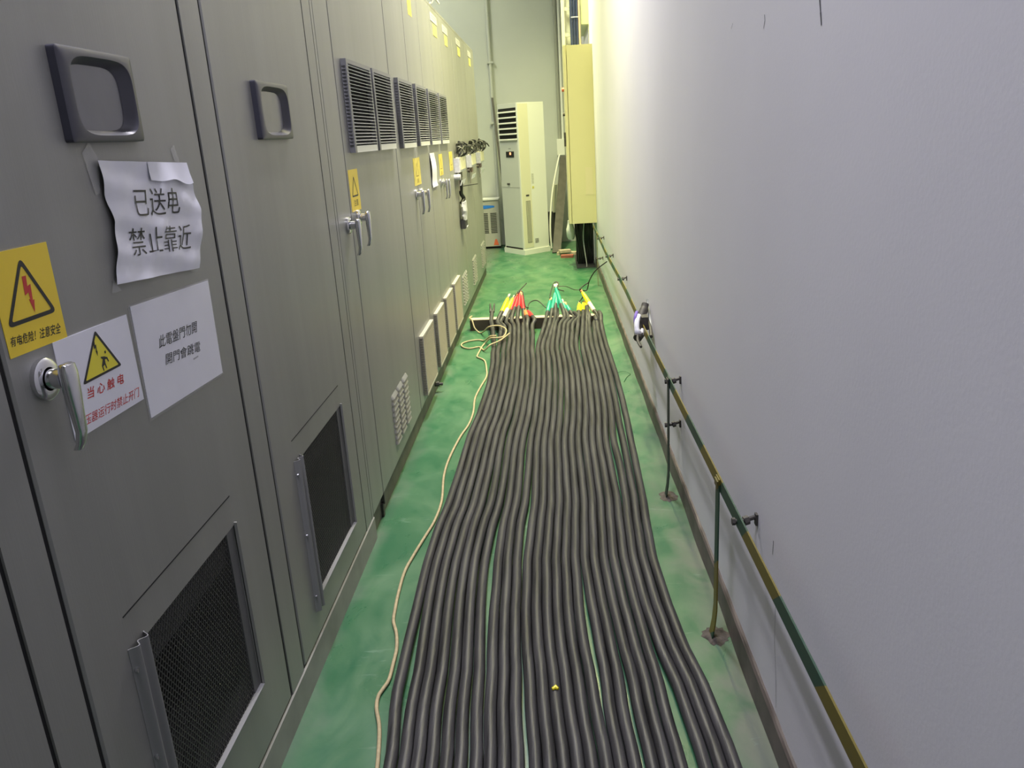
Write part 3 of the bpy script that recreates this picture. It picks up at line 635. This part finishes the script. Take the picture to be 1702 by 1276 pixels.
LAB = ['leftmost thick black cable, its bare end cut short on the beam', 'thick black cable with yellow taped tip, left one of the two left-hand yellow tips', 'thick black cable with yellow tip above a white sleeve, beside the red-tipped group',
 'black cable with a red taped tip, leftmost of the raised red tips', 'black cable with a red taped tip, second from left of the raised red tips', 'black cable with a red taped tip, third from left of the raised red tips', 'black cable with a red taped tip, rightmost of the raised red tips', 'black cable with an orange-red taped tip lying low on the beam', 'black cable with a red taped tip lying low, rightmost of all red tips',
 'black cable with a green taped tip, leftmost and lowest of the green tips', 'black cable with a green taped tip, second from left of the green tips', 'black cable with a green taped tip, tallest in the middle of the green tips', 'black cable with a green taped tip tucked under the tallest green tip', 'black cable with a green taped tip leaning left, right of the tallest green tip', 'black cable ending dark green, second from right in the green-tipped group', 'black cable ending dark green, rightmost of the green-tipped group', 'black cable cut plain on the beam between the green and yellow tips',
 'black cable with a yellow taped tip, leftmost of the right-hand yellow tips', 'black cable with a yellow taped tip, second from left of the right-hand yellow tips', 'black cable with a yellow taped tip, third from left of the right-hand yellow tips', 'black cable with a yellow taped tip lying lowest among the right-hand yellow tips', 'black cable with a yellow tip above a dirty white sleeve, rightmost yellow tip', 'black cable cut plain, second from the right edge of the bundle', 'rightmost thick black cable, cut plain at the beam near the wall']
GC = 'black power cables laid side by side along the floor'
tip_pts = []
LIFT = [.001, .002, .006, .001, .003, .008, .002, .001, .006, .003, .001, .008, .002, .005, .001, .007, .002, .009, .003, .010, .004, .011, .003, .001]
for i in range(NC):
    tx, ty, tz, kind = TIPS[i]
    pts = [(rows[k][i], ys[k], R+.0004+LIFT[i]*math.sin(ys[k]*(.9+.13*(i % 5))+i*1.7)**4) for k in range(len(ys))]
    x5, dx = rows[-1][i], TIP_DIR[i]
    dv = Vector(dx).normalized()
    J = Vector((tx, ty, tz))
    rise = [(x5*.92+tx*.08, 5.55, R+.003), (x5*.66+tx*.34, 5.74, R+.018), (x5*.36+tx*.64, 5.91, .066)]
    last = J-dv*.10; last.z = max(last.z, .074); last.y = min(last.y, 6.06)
    ctrl = pts[-3:]+rise+[tuple(last), tuple(J)]
    sm = spline(ctrl, 6)[12:]
    path = [Vector(p) for p in pts[:-1]]+sm
    root = MB().tube(path, R, 12).build('power_cable', M_RUBBER, origin=(pts[20][0], pts[20][1], 0), smooth=60)
    tag(root, LAB[i], 'cable', GC)
    e = J
    if kind == 'yellow_white':
        f = e+dv*.085; MB().tube([e-dv*.02, e+dv*.01, f], R*1.07, 12).build('white_sleeve', M_TWHITE, root, 60); e = f
    if kind in TM:
        ln = .175 if i in (10, 11, 13) else .145
        if kind == 'dark': ln = .07
        MB().tube([e-dv*.015, e+dv*.02, e+dv*ln*.7, e+dv*ln], [R*1.05, R*1.06, R*.98, R*.70], 12).build('tape_sleeve', TM[kind], root, 60); e = e+dv*ln
        b = MB().tube([e-dv*.01, e+dv*.02], .0085, 10)
        b.add(*(lambda c: ([c+Vector((-.009, 0, -.002)), c+Vector((.009, 0, -.002)), c+dv*.032+Vector((.008, 0, 0)), c+dv*.032+Vector((-.008, 0, 0)), c+Vector((-.009, 0, .002)), c+Vector((.009, 0, .002)), c+dv*.032+Vector((.008, 0, .004)), c+dv*.032+Vector((-.008, 0, .004))], [(0, 1, 2, 3), (7, 6, 5, 4), (0, 4, 5, 1), (1, 5, 6, 2), (2, 6, 7, 3), (3, 7, 4, 0)]))(e+dv*.012))
        b.build('lug', M_LUG if i % 3 else M_COPPER, root); e = e+dv*.03
    elif kind == 'bare':
        for s_ in (-.011, .011):
            MB().tube([J+Vector((s_, -.012, 0)), J+Vector((s_*1.2, .03, .02)), J+Vector((s_*1.6, .07, .052))], [.010, .009, .005], 8).build('wire_core', M_RUBBER, root, 60)
    else: MB().tube([J-dv*.001, J+dv*.008], R*.62, 10).build('wire_core', M_COPPER, root, 60)
    tip_pts.append(e)
# thin wires binding the tips
def wire(pts, r, label, m=M_WIRE, name='tie_wire'):
    return tag(MB().tube(spline(pts, 6), r, 7).build(name, m, origin=pts[0], smooth=60), label, 'wire')
T = tip_pts
wire([T[1]+Vector((.03, -.03, -.03)), T[2]+Vector((.02, 0, .02)), T[3]+Vector((.01, -.01, .012)), T[4]+Vector((0, -.01, .015)), T[5]+Vector((0, 0, .012)), T[5]+Vector((.05, .06, .05))], .0042, 'thin black wire tying the raised red tips together, its end pointing up')
wire([T[4]+Vector((-.02, -.015, .0)), T[5]+Vector((.01, -.02, .0)), T[6]+Vector((.015, -.02, -.01)), T[7]+Vector((.01, -.02, .03)), T[8]+Vector((.01, 0, .02))], .0042, 'thin black wire running from the raised red tips down to the low ones')
wire([T[8]+Vector((.0, 0, .008)), T[8]+Vector((.02, .08, .045)), T[8]+Vector((.08, .12, .05)), (-.07, 6.30, .115), (-.045, 6.27, .12)], .0042, 'thin black wire looping between the red and the green tips')
wire([T[9]+Vector((-.005, 0, .01)), T[9]+Vector((.0, .03, .04)), T[11]+Vector((-.02, 0, .015)), T[11]+Vector((.015, 0, .01)), T[13]+Vector((.02, -.03, -.02)), T[13]+Vector((.07, .02, -.05))], .0042, 'thin wire tying the green tips together at their top', M_RUST)
wire([T[13]+Vector((.02, .02, -.01)), T[13]+Vector((.09, .05, -.02)), T[13]+Vector((.16, .10, -.06)), T[13]+Vector((.22, .14, -.07))], .003, 'thin loose brown wire end reaching right from the green tips', M_RUST)
wire([T[17]+Vector((.0, -.01, .01)), T[19]+Vector((-.02, .0, .03)), T[21]+Vector((-.01, .0, .01)), T[21]+Vector((.06, .08, .045))], .005, 'black wire tying the right-hand yellow tips, its end pointing up right')
wire([T[21]+Vector((-.005, .0, .004)), (.262, 6.42, .22), (.285, 6.40, .30), (.335, 6.36, .385), (.425, 6.34, .455)], .0045, 'long thin black wire arching from the yellow tips up to the striped bar')
tag(MB().tube([(-.052, 1.80, .0345), (-.042, 1.806, .0355), (-.036, 1.800, .0345)], [.004, .007, .004], 8).build('yellow_cap', M_TYEL, origin=(-.045, 1.8, .0345), smooth=60), 'tiny yellow plastic bit lying on the cables near the camera', 'scrap')
wire([(.372, 4.80, .004), (.41, 4.79, .012), (.445, 4.755, .004), (.42, 4.70, .004), (.392, 4.60, .004)], .0016, 'fine green wire scrap on the floor between the cables and the skirting', mat('green_wire', (.02, .12, .05), .5), 'wire_scrap')

# ------------------------------------------------------------------ tan cord with loops
cordpts = [(-.44, .9, .006), (-.462, 1.40, .006), (-.478, 1.556, .006), (-.500, 1.693, .006), (-.524, 1.773, .006), (-.529, 1.821, .006), (-.523, 1.849, .006), (-.513, 1.890, .006), (-.514, 1.964, .006), (-.517, 2.036, .006), (-.532, 2.113, .006), (-.553, 2.178, .006), (-.560, 2.245, .006), (-.566, 2.335, .006), (-.569, 2.470, .006), (-.558, 2.574, .006), (-.536, 2.718, .006), (-.514, 2.865, .006), (-.509, 3.046, .006), (-.531, 3.296, .006), (-.531, 3.506, .006), (-.508, 3.78, .006), (-.482, 3.952, .006), (-.474, 4.142, .006), (-.485, 4.406, .006), (-.468, 4.636, .006), (-.450, 4.822, .006), (-.462, 5.0, .006),
 (-.490, 5.203, .006), (-.545, 5.300, .007), (-.551, 5.345, .007), (-.545, 5.46, .007), (-.536, 5.59, .007), (-.520, 5.66, .012), (-.475, 5.62, .056), (-.426, 5.60, .062), (-.383, 5.61, .066), (-.366, 5.70, .074), (-.373, 5.776, .086), (-.429, 5.855, .092), (-.498, 5.85, .088), (-.545, 5.92, .040), (-.573, 5.994, .010), (-.599, 6.03, .008), (-.63, 6.05, .040), (-.648, 6.09, .088), (-.672, 6.14, .099), (-.660, 6.20, .099)]
cord2 = [(-.338, 5.68, .072), (-.401, 5.535, .058), (-.466, 5.445, .052), (-.510, 5.46, .012), (-.557, 5.57, .008), (-.625, 5.54, .008), (-.680, 5.60, .008), (-.694, 5.69, .008), (-.650, 5.76, .008), (-.581, 5.785, .008), (-.530, 5.74, .012), (-.478, 5.64, .066), (-.430, 5.615, .074)]
b = MB().tube(spline(cordpts, 6), .0055, 8); b.tube(spline(cord2, 6), .0055, 8)
tag(b.build('rope_cord', M_CORD, origin=(-.5, 3, 0), smooth=60), 'thin tan cord snaking along the left of the cables, looped at its far end', 'cord')

# ------------------------------------------------------------------ timber across the aisle
ang = math.atan2(-.05, .95); Mx = Matrix.Translation((-.668, 6.145, 0)) @ Matrix.Rotation(ang, 4, 'Z')
t = thing('timber_beam', (-.2, 6.12, 0), 'dark brown bar lying across the green floor under the cable ends', 'beam')
MB().box(0, 1.02, -.035, .035, 0, .085, Mx).build('bar', M_BEAM, t)
MB().box(0, 1.02, -.036, .036, .085, .090, Mx).build('bar_top', M_BEAMTOP, t)['label'] = 'pale top of the bar'  # top face coloured much paler than the sides

# ------------------------------------------------------------------ striped earth bar on the wall
XB = .435
t = thing('earth_bar', (XB, 3.0, 0), 'long green and yellow striped flat bar on stand-off brackets along the white wall', 'earthing bar')
b = MB(); zc = lambda y: .493+.004*math.sin(y*1.4)+(.02*math.sin((y-4.0)*1.9) if 4.0 < y < 7.3 else 0)*.5
sec = lambda y: [(XB-.002, y, zc(y)-.020), (XB+.002, y, zc(y)-.020), (XB+.002, y, zc(y)+.020), (XB-.002, y, zc(y)+.020)]
b.loft([sec(-.8+9.45*i/120) for i in range(121)]); b.build('bar', M_STRIPE, t)
for y in (2.065, 3.02, 7.78):
    b = MB(); xs = XB-.005
    b.loft([[(xs-.002+dx, y-hw, z), (xs+.002+dx, y-hw, z), (xs+.002+dx, y+hw, z), (xs-.002+dx, y+hw, z)] for z, dx, hw in ((0, -.012 if y < 3.5 else 0, .02), (.05, -.004 if y < 3.5 else 0, .02), (.10, 0, .02), (.47, 0, .02), (.512, .0, .02))])
    b.build('post', M_STRIPE if y < 2.5 else (mat('post_dark', (.022, .035, .028), .5, vary=.4, vscale=20) if y < 4 else mat('post_olive', (.20, .19, .08), .5, vary=.3, vscale=20)), t)
    MB().box(xs-.006, XB+.006, y-.018, y+.018, .486, .506).build('post_joint', M_RUST if y > 2.5 else mat('joint_olive', (.13, .11, .03), .5, vary=.4, vscale=50), t)
def bracket(y, z):
    b = MB(); b.cyl((XB-.012, y, z), (XB+.010, y, z), .006, 10); b.cyl((XB-.014, y, z), (XB-.006, y, z), .010, 6); b.cyl((XB+.01, y, z), (XW-.006, y+.004, z+.008), .006, 8)
    b.box(XW-.006, XW, y-.006, y+.010, z-.012, z+.018); b.cyl((XB+.016, y, z), (XB+.028, y+.002, z+.003), .012, 6)
    b.build('bracket', M_RUST, t, 40)
for y in (.6, 1.845, 3.055, 5.30, 6.45, 7.55): bracket(y, zc(y)-.006)
bracket(3.055, .300); bracket(7.78, .26)
# rusty stains where the posts go into the floor
for y in (2.065, 3.02):
    b = MB(); rr = random.Random(int(y*10)); n_ = 22
    b.loft([[(.432+.040*k*math.cos(a)*rr.uniform(.75, 1.15), y+.050*k*math.sin(a)*rr.uniform(.75, 1.15), h_) for a in [2*math.pi*i/n_ for i in range(n_)]] for k, h_ in ((1.0, .0006), (.7, .004), (.35, .007))])
    tag(b.build('rubble_patch', mat('concrete_rubble', (.085, .072, .06), .9, vary=.5, vscale=50, bump=.6, bscale=90), origin=(.43, y, 0), smooth=60), 'grey-brown cement patch around the foot of the %s post of the striped bar' % ('nearest' if y < 2.5 else 'middle'), 'cement patch')
# earthing clamp with cloth strip
t2 = thing('earthing_clamp', (XB, 4.0, .47), 'dark screw clamp with a white and purple cloth strip on the striped bar', 'clamp')
b = MB(); b.tube(spline([(.405, 3.90, .455), (.412, 3.95, .470), (.43, 4.0, .520), (.452, 4.04, .560), (.462, 4.06, .585)], 5), [.018]*8+[.022]*8+[.019]*5, 10)
b.cyl((.40, 3.88, .452), (.425, 3.92, .470), .022, 10); b.tube(spline([(.44, 3.98, .53), (.40, 3.86, .46), (.405, 3.76, .44)], 5), .007, 7); b.tube(spline([(.455, 4.02, .54), (.470, 3.93, .49), (.462, 3.83, .47)], 5), .009, 7)
b.box(.428, .462, 3.93, 4.08, .48, .545); b.build('clamp_body', M_RUST, t2, 50)
MB().tube(spline([(.476, 4.10, .60), (.478, 4.08, .57), (.478, 3.98, .49), (.460, 3.84, .455)], 5), .006, 7).build('cable_end', M_CONDUIT, t2, 60)
MB().tube(spline([(.418, 3.97, .545), (.405, 3.93, .525), (.402, 3.90, .49), (.415, 3.90, .465), (.435, 3.92, .48)], 5), [.014]*11+[.018]*10, 8).build('cloth_strip', M_LAM, t2, 60)
MB().tube(spline([(.411, 3.99, .560), (.400, 3.95, .545), (.398, 3.93, .515), (.404, 3.91, .48)], 5), .009, 8).build('purple_band', M_PURPLE, t2, 60)

# ------------------------------------------------------------------ cream wall enclosure, right
t = thing('wall_enclosure', (.35, 8.95, .50), 'tall cream electrical enclosure mounted on the right wall, its foot above the floor', 'enclosure')
b = MB().box(.226, XW-.0005, 8.70, 9.20, .505, 2.273); b.build('enclosure_body', M_CREAM, t)
b = MB(); b.box(.194, .221, 8.695, 9.205, .507, 2.276); b.build('enclosure_door', M_CREAM, t)
MB().box(.38, .455, 8.6985, 8.6995, .80, 1.08).build('cover_plate', mat('cream_plate', (.66, .60, .36), .45), t)
MB().cyl((.19, 8.80, 1.62), (.170, 8.80, 1.62), .018, 10).box(.172, .192, 8.785, 8.815, 1.30, 1.44).build('latch', M_RUST, t)
MB().cyl((.19, 8.78, 1.86), (.168, 8.78, 1.86), .020, 12).build('indicator_lamp', M_ORANGE, t, 50)
# cables rising from it, ladder and duct above
t = thing('cable_ladder', (.26, 9.25, 2.3), 'pale vertical cable ladder on the wall above the cream enclosure', 'cable tray')
b = MB().box(.198, .232, 9.22, 9.27, 1.2, 4.28).box(.40, .402, 9.22, 9.27, 2.3, 4.28); b.build('ladder_rail', M_CONDUIT, t)
for k in range(7): MB().box(.232, .402, 9.235, 9.262, 2.41+.25*k, 2.445+.25*k).build('ladder_rung', M_CONDUIT, t)
MB().box(.232, .40, 9.30, 9.31, 2.0, 4.28).build('ladder_back', M_WHITEPL, t)
for k in range(3):
    x = .304+.030*k
    tag(MB().tube([(x, 9.19+.01*(k % 2), 2.26), (x-.003, 9.21, 2.6), (x+.002, 9.21, 3.2), (x, 9.21, 4.28)], .0152, 10).build('riser_cable', M_NAVY, origin=(x, 9.2, 2.26), smooth=60), 'dark blue cable rising out of the cream enclosure, %s of the three' % ('left', 'middle', 'right')[k], 'cable', 'dark blue riser cables')
MB_ = MB().box(.30, .375, 9.185, 9.192, 2.585, 2.592); tag(MB_.build('cable_tie', M_PAPER, origin=(.34, 9.19, 2.58)), 'white tie around the dark blue cables above the enclosure', 'cable tie')
tag(MB().tube([(.385, 9.20, 2.26), (.386, 9.21, 2.8), (.388, 9.21, 4.28)], .0105, 10).build('riser_cable', M_PINK, origin=(.385, 9.2, 2.26), smooth=60), 'pinkish cable rising right beside the dark blue cables', 'cable')
tag(MB().box(.404, XW-.0005, 9.24, 10.4, 2.52, 3.2).build('cable_duct', M_GREENBOX, origin=(.44, 9.3, 2.52)), 'pale green box duct on the wall above the cream enclosure', 'duct')

# ------------------------------------------------------------------ under the enclosure
struct(MB().box(.262, .474, 8.86, 10.1, 0.0005, .003).build('trim_1', mat('pit_cover', (.022, .024, .022), .75)))
b = MB(); rr = random.Random(4)
t = thing('cable_pit_bundle', (.37, 9.0, 0), 'dark tangle of cables dropping from under the cream enclosure into the floor', 'cables')
for k in range(9):
    x = .272+.022*k; x2 = .29+.02*k
    MB().tube(spline([(x, 9.12+.03*(k % 3), .51), (x+.01*rr.uniform(-1, 1), 9.08, .38), (x2, 9.14+.05*rr.random(), .22), (x2+.01, 9.14, .10), (x2, 9.16, .003)], 6), .0095, 8).build('cable', M_WIRE, t, 60)
MB().tube(spline([(.36, 8.96, .50), (.345, 8.94, .30), (.372, 8.92, .05), (.372, 8.92, .003)], 6), .005, 7).build('cable', M_CONDUIT, t, 60)
MB().box(.275, .478, 9.32, 9.34, .003, .50).build('dark_board', M_BACK, t)
b = MB(); rings = []
for k in range(8):
    z = .292+.030*k; f = .5+.5*math.sin(math.pi*min(1, (k+.6)/7)); rings.append([(.215+.050*f*math.cos(a)*rr.uniform(.85, 1.1)-.012*k*.1, 9.10+.06*f*math.sin(a), z) for a in [2*math.pi*i/14 for i in range(14)]])
b.loft(rings); tag(b.build('plastic_bag', M_BAG, origin=(.2, 9.10, .29), smooth=60), 'crumpled pale plastic bag hanging beside the foot of the cream enclosure', 'bag')
for k, (x0, x1, y, z, h_, m_, lb) in enumerate(((.06, .30, 9.95, .0, .035, M_WOOD, 'pale board offcut on the floor behind the leaning plank'), (.10, .25, 9.72, .0, .03, M_BRICK, 'reddish brick fragment on the floor near the cream enclosure'), (.08, .22, 9.92, .035, .03, M_WOOD, 'short pale wood piece lying on the board offcut'))):
    Mx = Matrix.Translation(((x0+x1)/2, y, z)) @ Matrix.Rotation((-.25, -.12, .2)[k], 4, 'Z')
    tag(MB().box(-(x1-x0)/2, (x1-x0)/2, -.05, .05, .0005, h_, Mx).build(('board_offcut', 'brick_fragment', 'wood_offcut')[k], m_, origin=((x0+x1)/2, y, z)), lb, 'debris')
# leaning plank, strip and carton by the back wall
def beam(p, q_, wv, th, m_, name, label, cat):
    p, q_, wv = Vector(p), Vector(q_), Vector(wv); d_ = (q_-p).normalized(); nrm = d_.cross(wv.normalized()).normalized()*th
    vs = [p, p+wv, q_+wv, q_, p+nrm, p+wv+nrm, q_+wv+nrm, q_+nrm]
    return tag(MB().add(vs, [(0, 1, 2, 3), (7, 6, 5, 4), (0, 4, 5, 1), (1, 5, 6, 2), (2, 6, 7, 3), (3, 7, 4, 0)]).build(name, m_, origin=p), label, cat)
beam((-.005, 10.11, .001), (.155, 11.08, 1.13), (.105, .03, 0), -.02, mat('grey_plank', (.085, .08, .07), .7, vary=.2, vscale=12), 'leaning_plank', 'dark grey plank leaning on the back wall, right of the air conditioner', 'plank')
b = MB().tube(spline([(-.01, 10.5, .01), (-.015, 10.55, .30), (.03, 10.75, .70), (.13, 11.05, 1.10), (.155, 11.09, 1.16)], 6), .012, 8)
tag(b.build('plastic_strip', M_WHITEPL, origin=(-.01, 10.5, 0), smooth=60), 'bent white plastic strip leaning beside the dark plank', 'strip')
tag(MB().box(.03, .14, 11.0, 11.18, .42, .78).build('small_carton', mat('carton_green', (.45, .46, .34), .6), origin=(.085, 11.1, .42)), 'small pale green box fixed low on the back wall behind the leaning plank', 'box')
tag(MB().box(-.04, .14, 11.08, 11.17, .001, .42).build('black_box', M_BACK, origin=(.05, 11.1, 0)), 'black box on the floor in the shadow under the small pale green box', 'box')
t = thing('junction_box', (.17, 11.12, 1.15), 'white junction box on the back wall at the foot of the conduits', 'junction box')
MB().chbox(0, .1, 0, .1, 0, .2, .006)
b = MB().box(.120, .222, 11.10, YB-.0005, 1.15, 1.36); b.build('box_body', M_WHITEPL, t)
MB().box(.124, .218, 11.093, 11.10, 1.155, 1.355).build('box_lid', M_WHITEPL, t)
b = MB().cyl((.205, 11.16, 1.36), (.205, 11.16, 4.28), .016, 12); tag(b.build('white_conduit', M_WHITEPL, origin=(.205, 11.16, 1.36), smooth=50), 'white conduit running up the back wall from the junction box', 'conduit')
b = MB().cyl((.160, 11.165, 1.36), (.160, 11.165, 4.28), .022, 12); b.cyl((.160, 11.165, 2.98), (.160, 11.165, 3.04), .028, 12)
tag(b.build('grey_conduit', mat('conduit_dark', (.30, .31, .27), .5), origin=(.16, 11.165, 1.36), smooth=50), 'darker grey conduit on the back wall, left of the white one', 'conduit')
# conduit and leaning strip left of the air conditioner
t = thing('wall_conduit', (-.70, 11.17, 0), 'grey conduit running straight up the back wall left of the air conditioner', 'conduit')
MB().cyl((-.703, 11.172, .02), (-.703, 11.172, 4.28), .020, 12).build('pipe', M_CONDUIT, t, 50)
for z in (.35, 1.60, 2.35, 3.4): MB().box(-.745, -.661, 11.148, YB-.0005, z, z+.024).build('pipe_clip', M_CONDUIT, t)
beam((-.565, 10.72, .002), (-.715, 11.14, 1.93), (.028, .0, 0), .02, mat('grey_plank', (.085, .08, .07), .7), 'leaning_strip', 'thin dark strip leaning on the back wall left of the air conditioner', 'strip')

# ------------------------------------------------------------------ grey louvred unit
t = thing('vented_unit', (-.9, 10.95, 0), 'small grey vented metal unit with a blue label, left of the air conditioner', 'unit')
MB().box(-1.12, -.69, 10.86, 11.14, .03, .64).build('unit_body', M_UNIT, t)
MB().box(-1.11, -.70, 10.88, 11.12, 0, .03).build('unit_foot', M_GAP, t); MB().box(-1.125, -.685, 10.85, 11.145, .64, .655).build('unit_top', M_WHITEPL, t)
for c_ in range(3):
    b = MB()
    for r_ in range(13): b.box(-.885-.115*c_+.09-.012, -.885-.115*c_+.172-.012, 10.857, 10.86, .21+.021*r_, .219+.021*r_)
    b.build('vent_slots', M_GAP, t)
b = MB(); b.add([(x, 10.858, z) for x, z in ((-1.05, .575), (-.84, .575), (-.76, .568), (-.742, .560), (-.75, .545), (-.80, .537), (-.85, .532), (-1.05, .52))], [tuple(range(8))]); b.build('blue_label', M_BLUE, t)
flat = MB().add([(-.785, 10.858, .045), (-.715, 10.858, .045), (-.735, 10.858, .115), (-.750, 10.858, .130), (-.765, 10.858, .115)], [(0, 1, 2, 3, 4)]); flat.build('orange_warning', M_ORANGE, t)

# ------------------------------------------------------------------ floor standing air conditioner
ac = thing('air_conditioner', (-.344, 10.08, 0), 'tall white floor-standing air conditioner with a louvred outlet against the back wall', 'air conditioner')
C0 = Vector((-.344, 10.085, 0)); aL, aR = math.radians(125), math.radians(41); uL = Vector((math.cos(aL), math.sin(aL), 0)); uR = Vector((math.cos(aR), math.sin(aR), 0))
LL, LR = .455, .405; nL = Vector((-uL.y, uL.x, 0)); nL = -nL if nL.dot(uR) > 0 else nL; nR = Vector((uR.y, -uR.x, 0)); nR = -nR if nR.dot(uL) > 0 else nR
def foot(d_=0.0): return [C0-uL*d_-uR*d_, C0+uL*(LL+d_)-uR*d_, C0+uL*(LL+d_)+uR*(LR+d_), C0+uL*-d_+uR*(LR+d_)]
def prism_v(b, base, z0, z1): b.add([p+Vector((0, 0, z0)) for p in base]+[p+Vector((0, 0, z1)) for p in base], [(3, 2, 1, 0), (4, 5, 6, 7)]+[(i, (i+1) % 4, 4+(i+1) % 4, 4+i) for i in range(4)]); return b
prism_v(MB(), foot(.012), 0, .062).build('base', M_ACW, ac)
prism_v(MB(), foot(), .062, 1.815).build('housing', M_ACW, ac)
def onface(u_, n_, a0, a1, z0, z1, d0, d1, name, m_, tilt=0, parent=ac):
    vs = []
    for d_ in (d0, d1):
        for a, z in ((a0, z0), (a1, z0), (a1, z1), (a0, z1)): vs.append(C0+u_*a+n_*d_+Vector((0, 0, z+(tilt if d_ == d1 else 0))))
    return MB().add(vs, [(3, 2, 1, 0), (4, 5, 6, 7)]+[(i, (i+1) % 4, 4+(i+1) % 4, 4+i) for i in range(4)]).build(name, m_, parent)
onface(uL, nL, .030, .440, .085, 1.37, 0, .006, 'front_panel', M_ACG)
onface(uL, nL, .0, .028, .062, 1.815, -.002, .008, 'corner_trim', M_ACW)
onface(uL, nL, .030, .440, 1.385, 1.760, -.002, .001, 'outlet_recess', M_GAP)
onface(uL, nL, .030, .440, 1.76, 1.813, 0, .006, 'top_panel', M_ACG)
for k in range(6): onface(uL, nL, .034, .436, 1.392+.064*k, 1.404+.064*k, .002, .02, 'outlet_slat', M_ACW, -.006)
dp = onface(uL, nL, .12, .30, 1.185, 1.255, .006, .009, 'display', M_GAP); onface(uL, nL, .185, .215, 1.215, 1.245, .009, .0105, 'display_light', M_LED, parent=ac)
onface(uL, nL, .19, .24, 1.285, 1.293, .006, .007, 'badge', M_LOUVFR)
onface(uL, nL, .03, .44, .823, .829, .0065, .007, 'panel_joint', M_UNIT)
onface(uL, nL, .25, .31, .855, .875, .0065, .012, 'lock', M_RUST)
onface(uL, nL, .02, .43, .066, .084, .001, .006, 'kick_gap', M_GAP)
onface(uR, nR, .0, .15, .085, 1.80, -.002, .004, 'side_panel', M_ACY)
sg = onface(uR, nR, .055, .125, .145, .66, .004, .006, 'side_grille', mat('grille_grey', (.20, .20, .16), .6))
b = MB()
for k in range(4):
    a = .062+.016*k; b.add([C0+uR*a+nR*.0075+Vector((0, 0, .15)), C0+uR*(a+.006)+nR*.0075+Vector((0, 0, .15)), C0+uR*(a+.006)+nR*.0075+Vector((0, 0, .655)), C0+uR*a+nR*.0075+Vector((0, 0, .655))], [(0, 1, 2, 3)])
b.build('grille_bars', M_ACY, ac)
onface(uR, nR, .06, .11, .715, .735, .004, .006, 'rating_sticker', M_RUST)
onface(uR, nR, .168, .2, .80, .83, .0005, .0015, 'warning_tag', mat('tag_yellow', (.66, .60, .16), .5))
onface(uR, nR, .175, .235, .13, .185, .0005, .0015, 'wiring_label', mat('label_grey', (.30, .30, .27), .6, vary=.7, vscale=90))
onface(uR, nR, .165, .200, .86, .98, .0005, .0012, 'spec_label', mat('label_pale', (.55, .56, .48), .6, vary=.25, vscale=90))
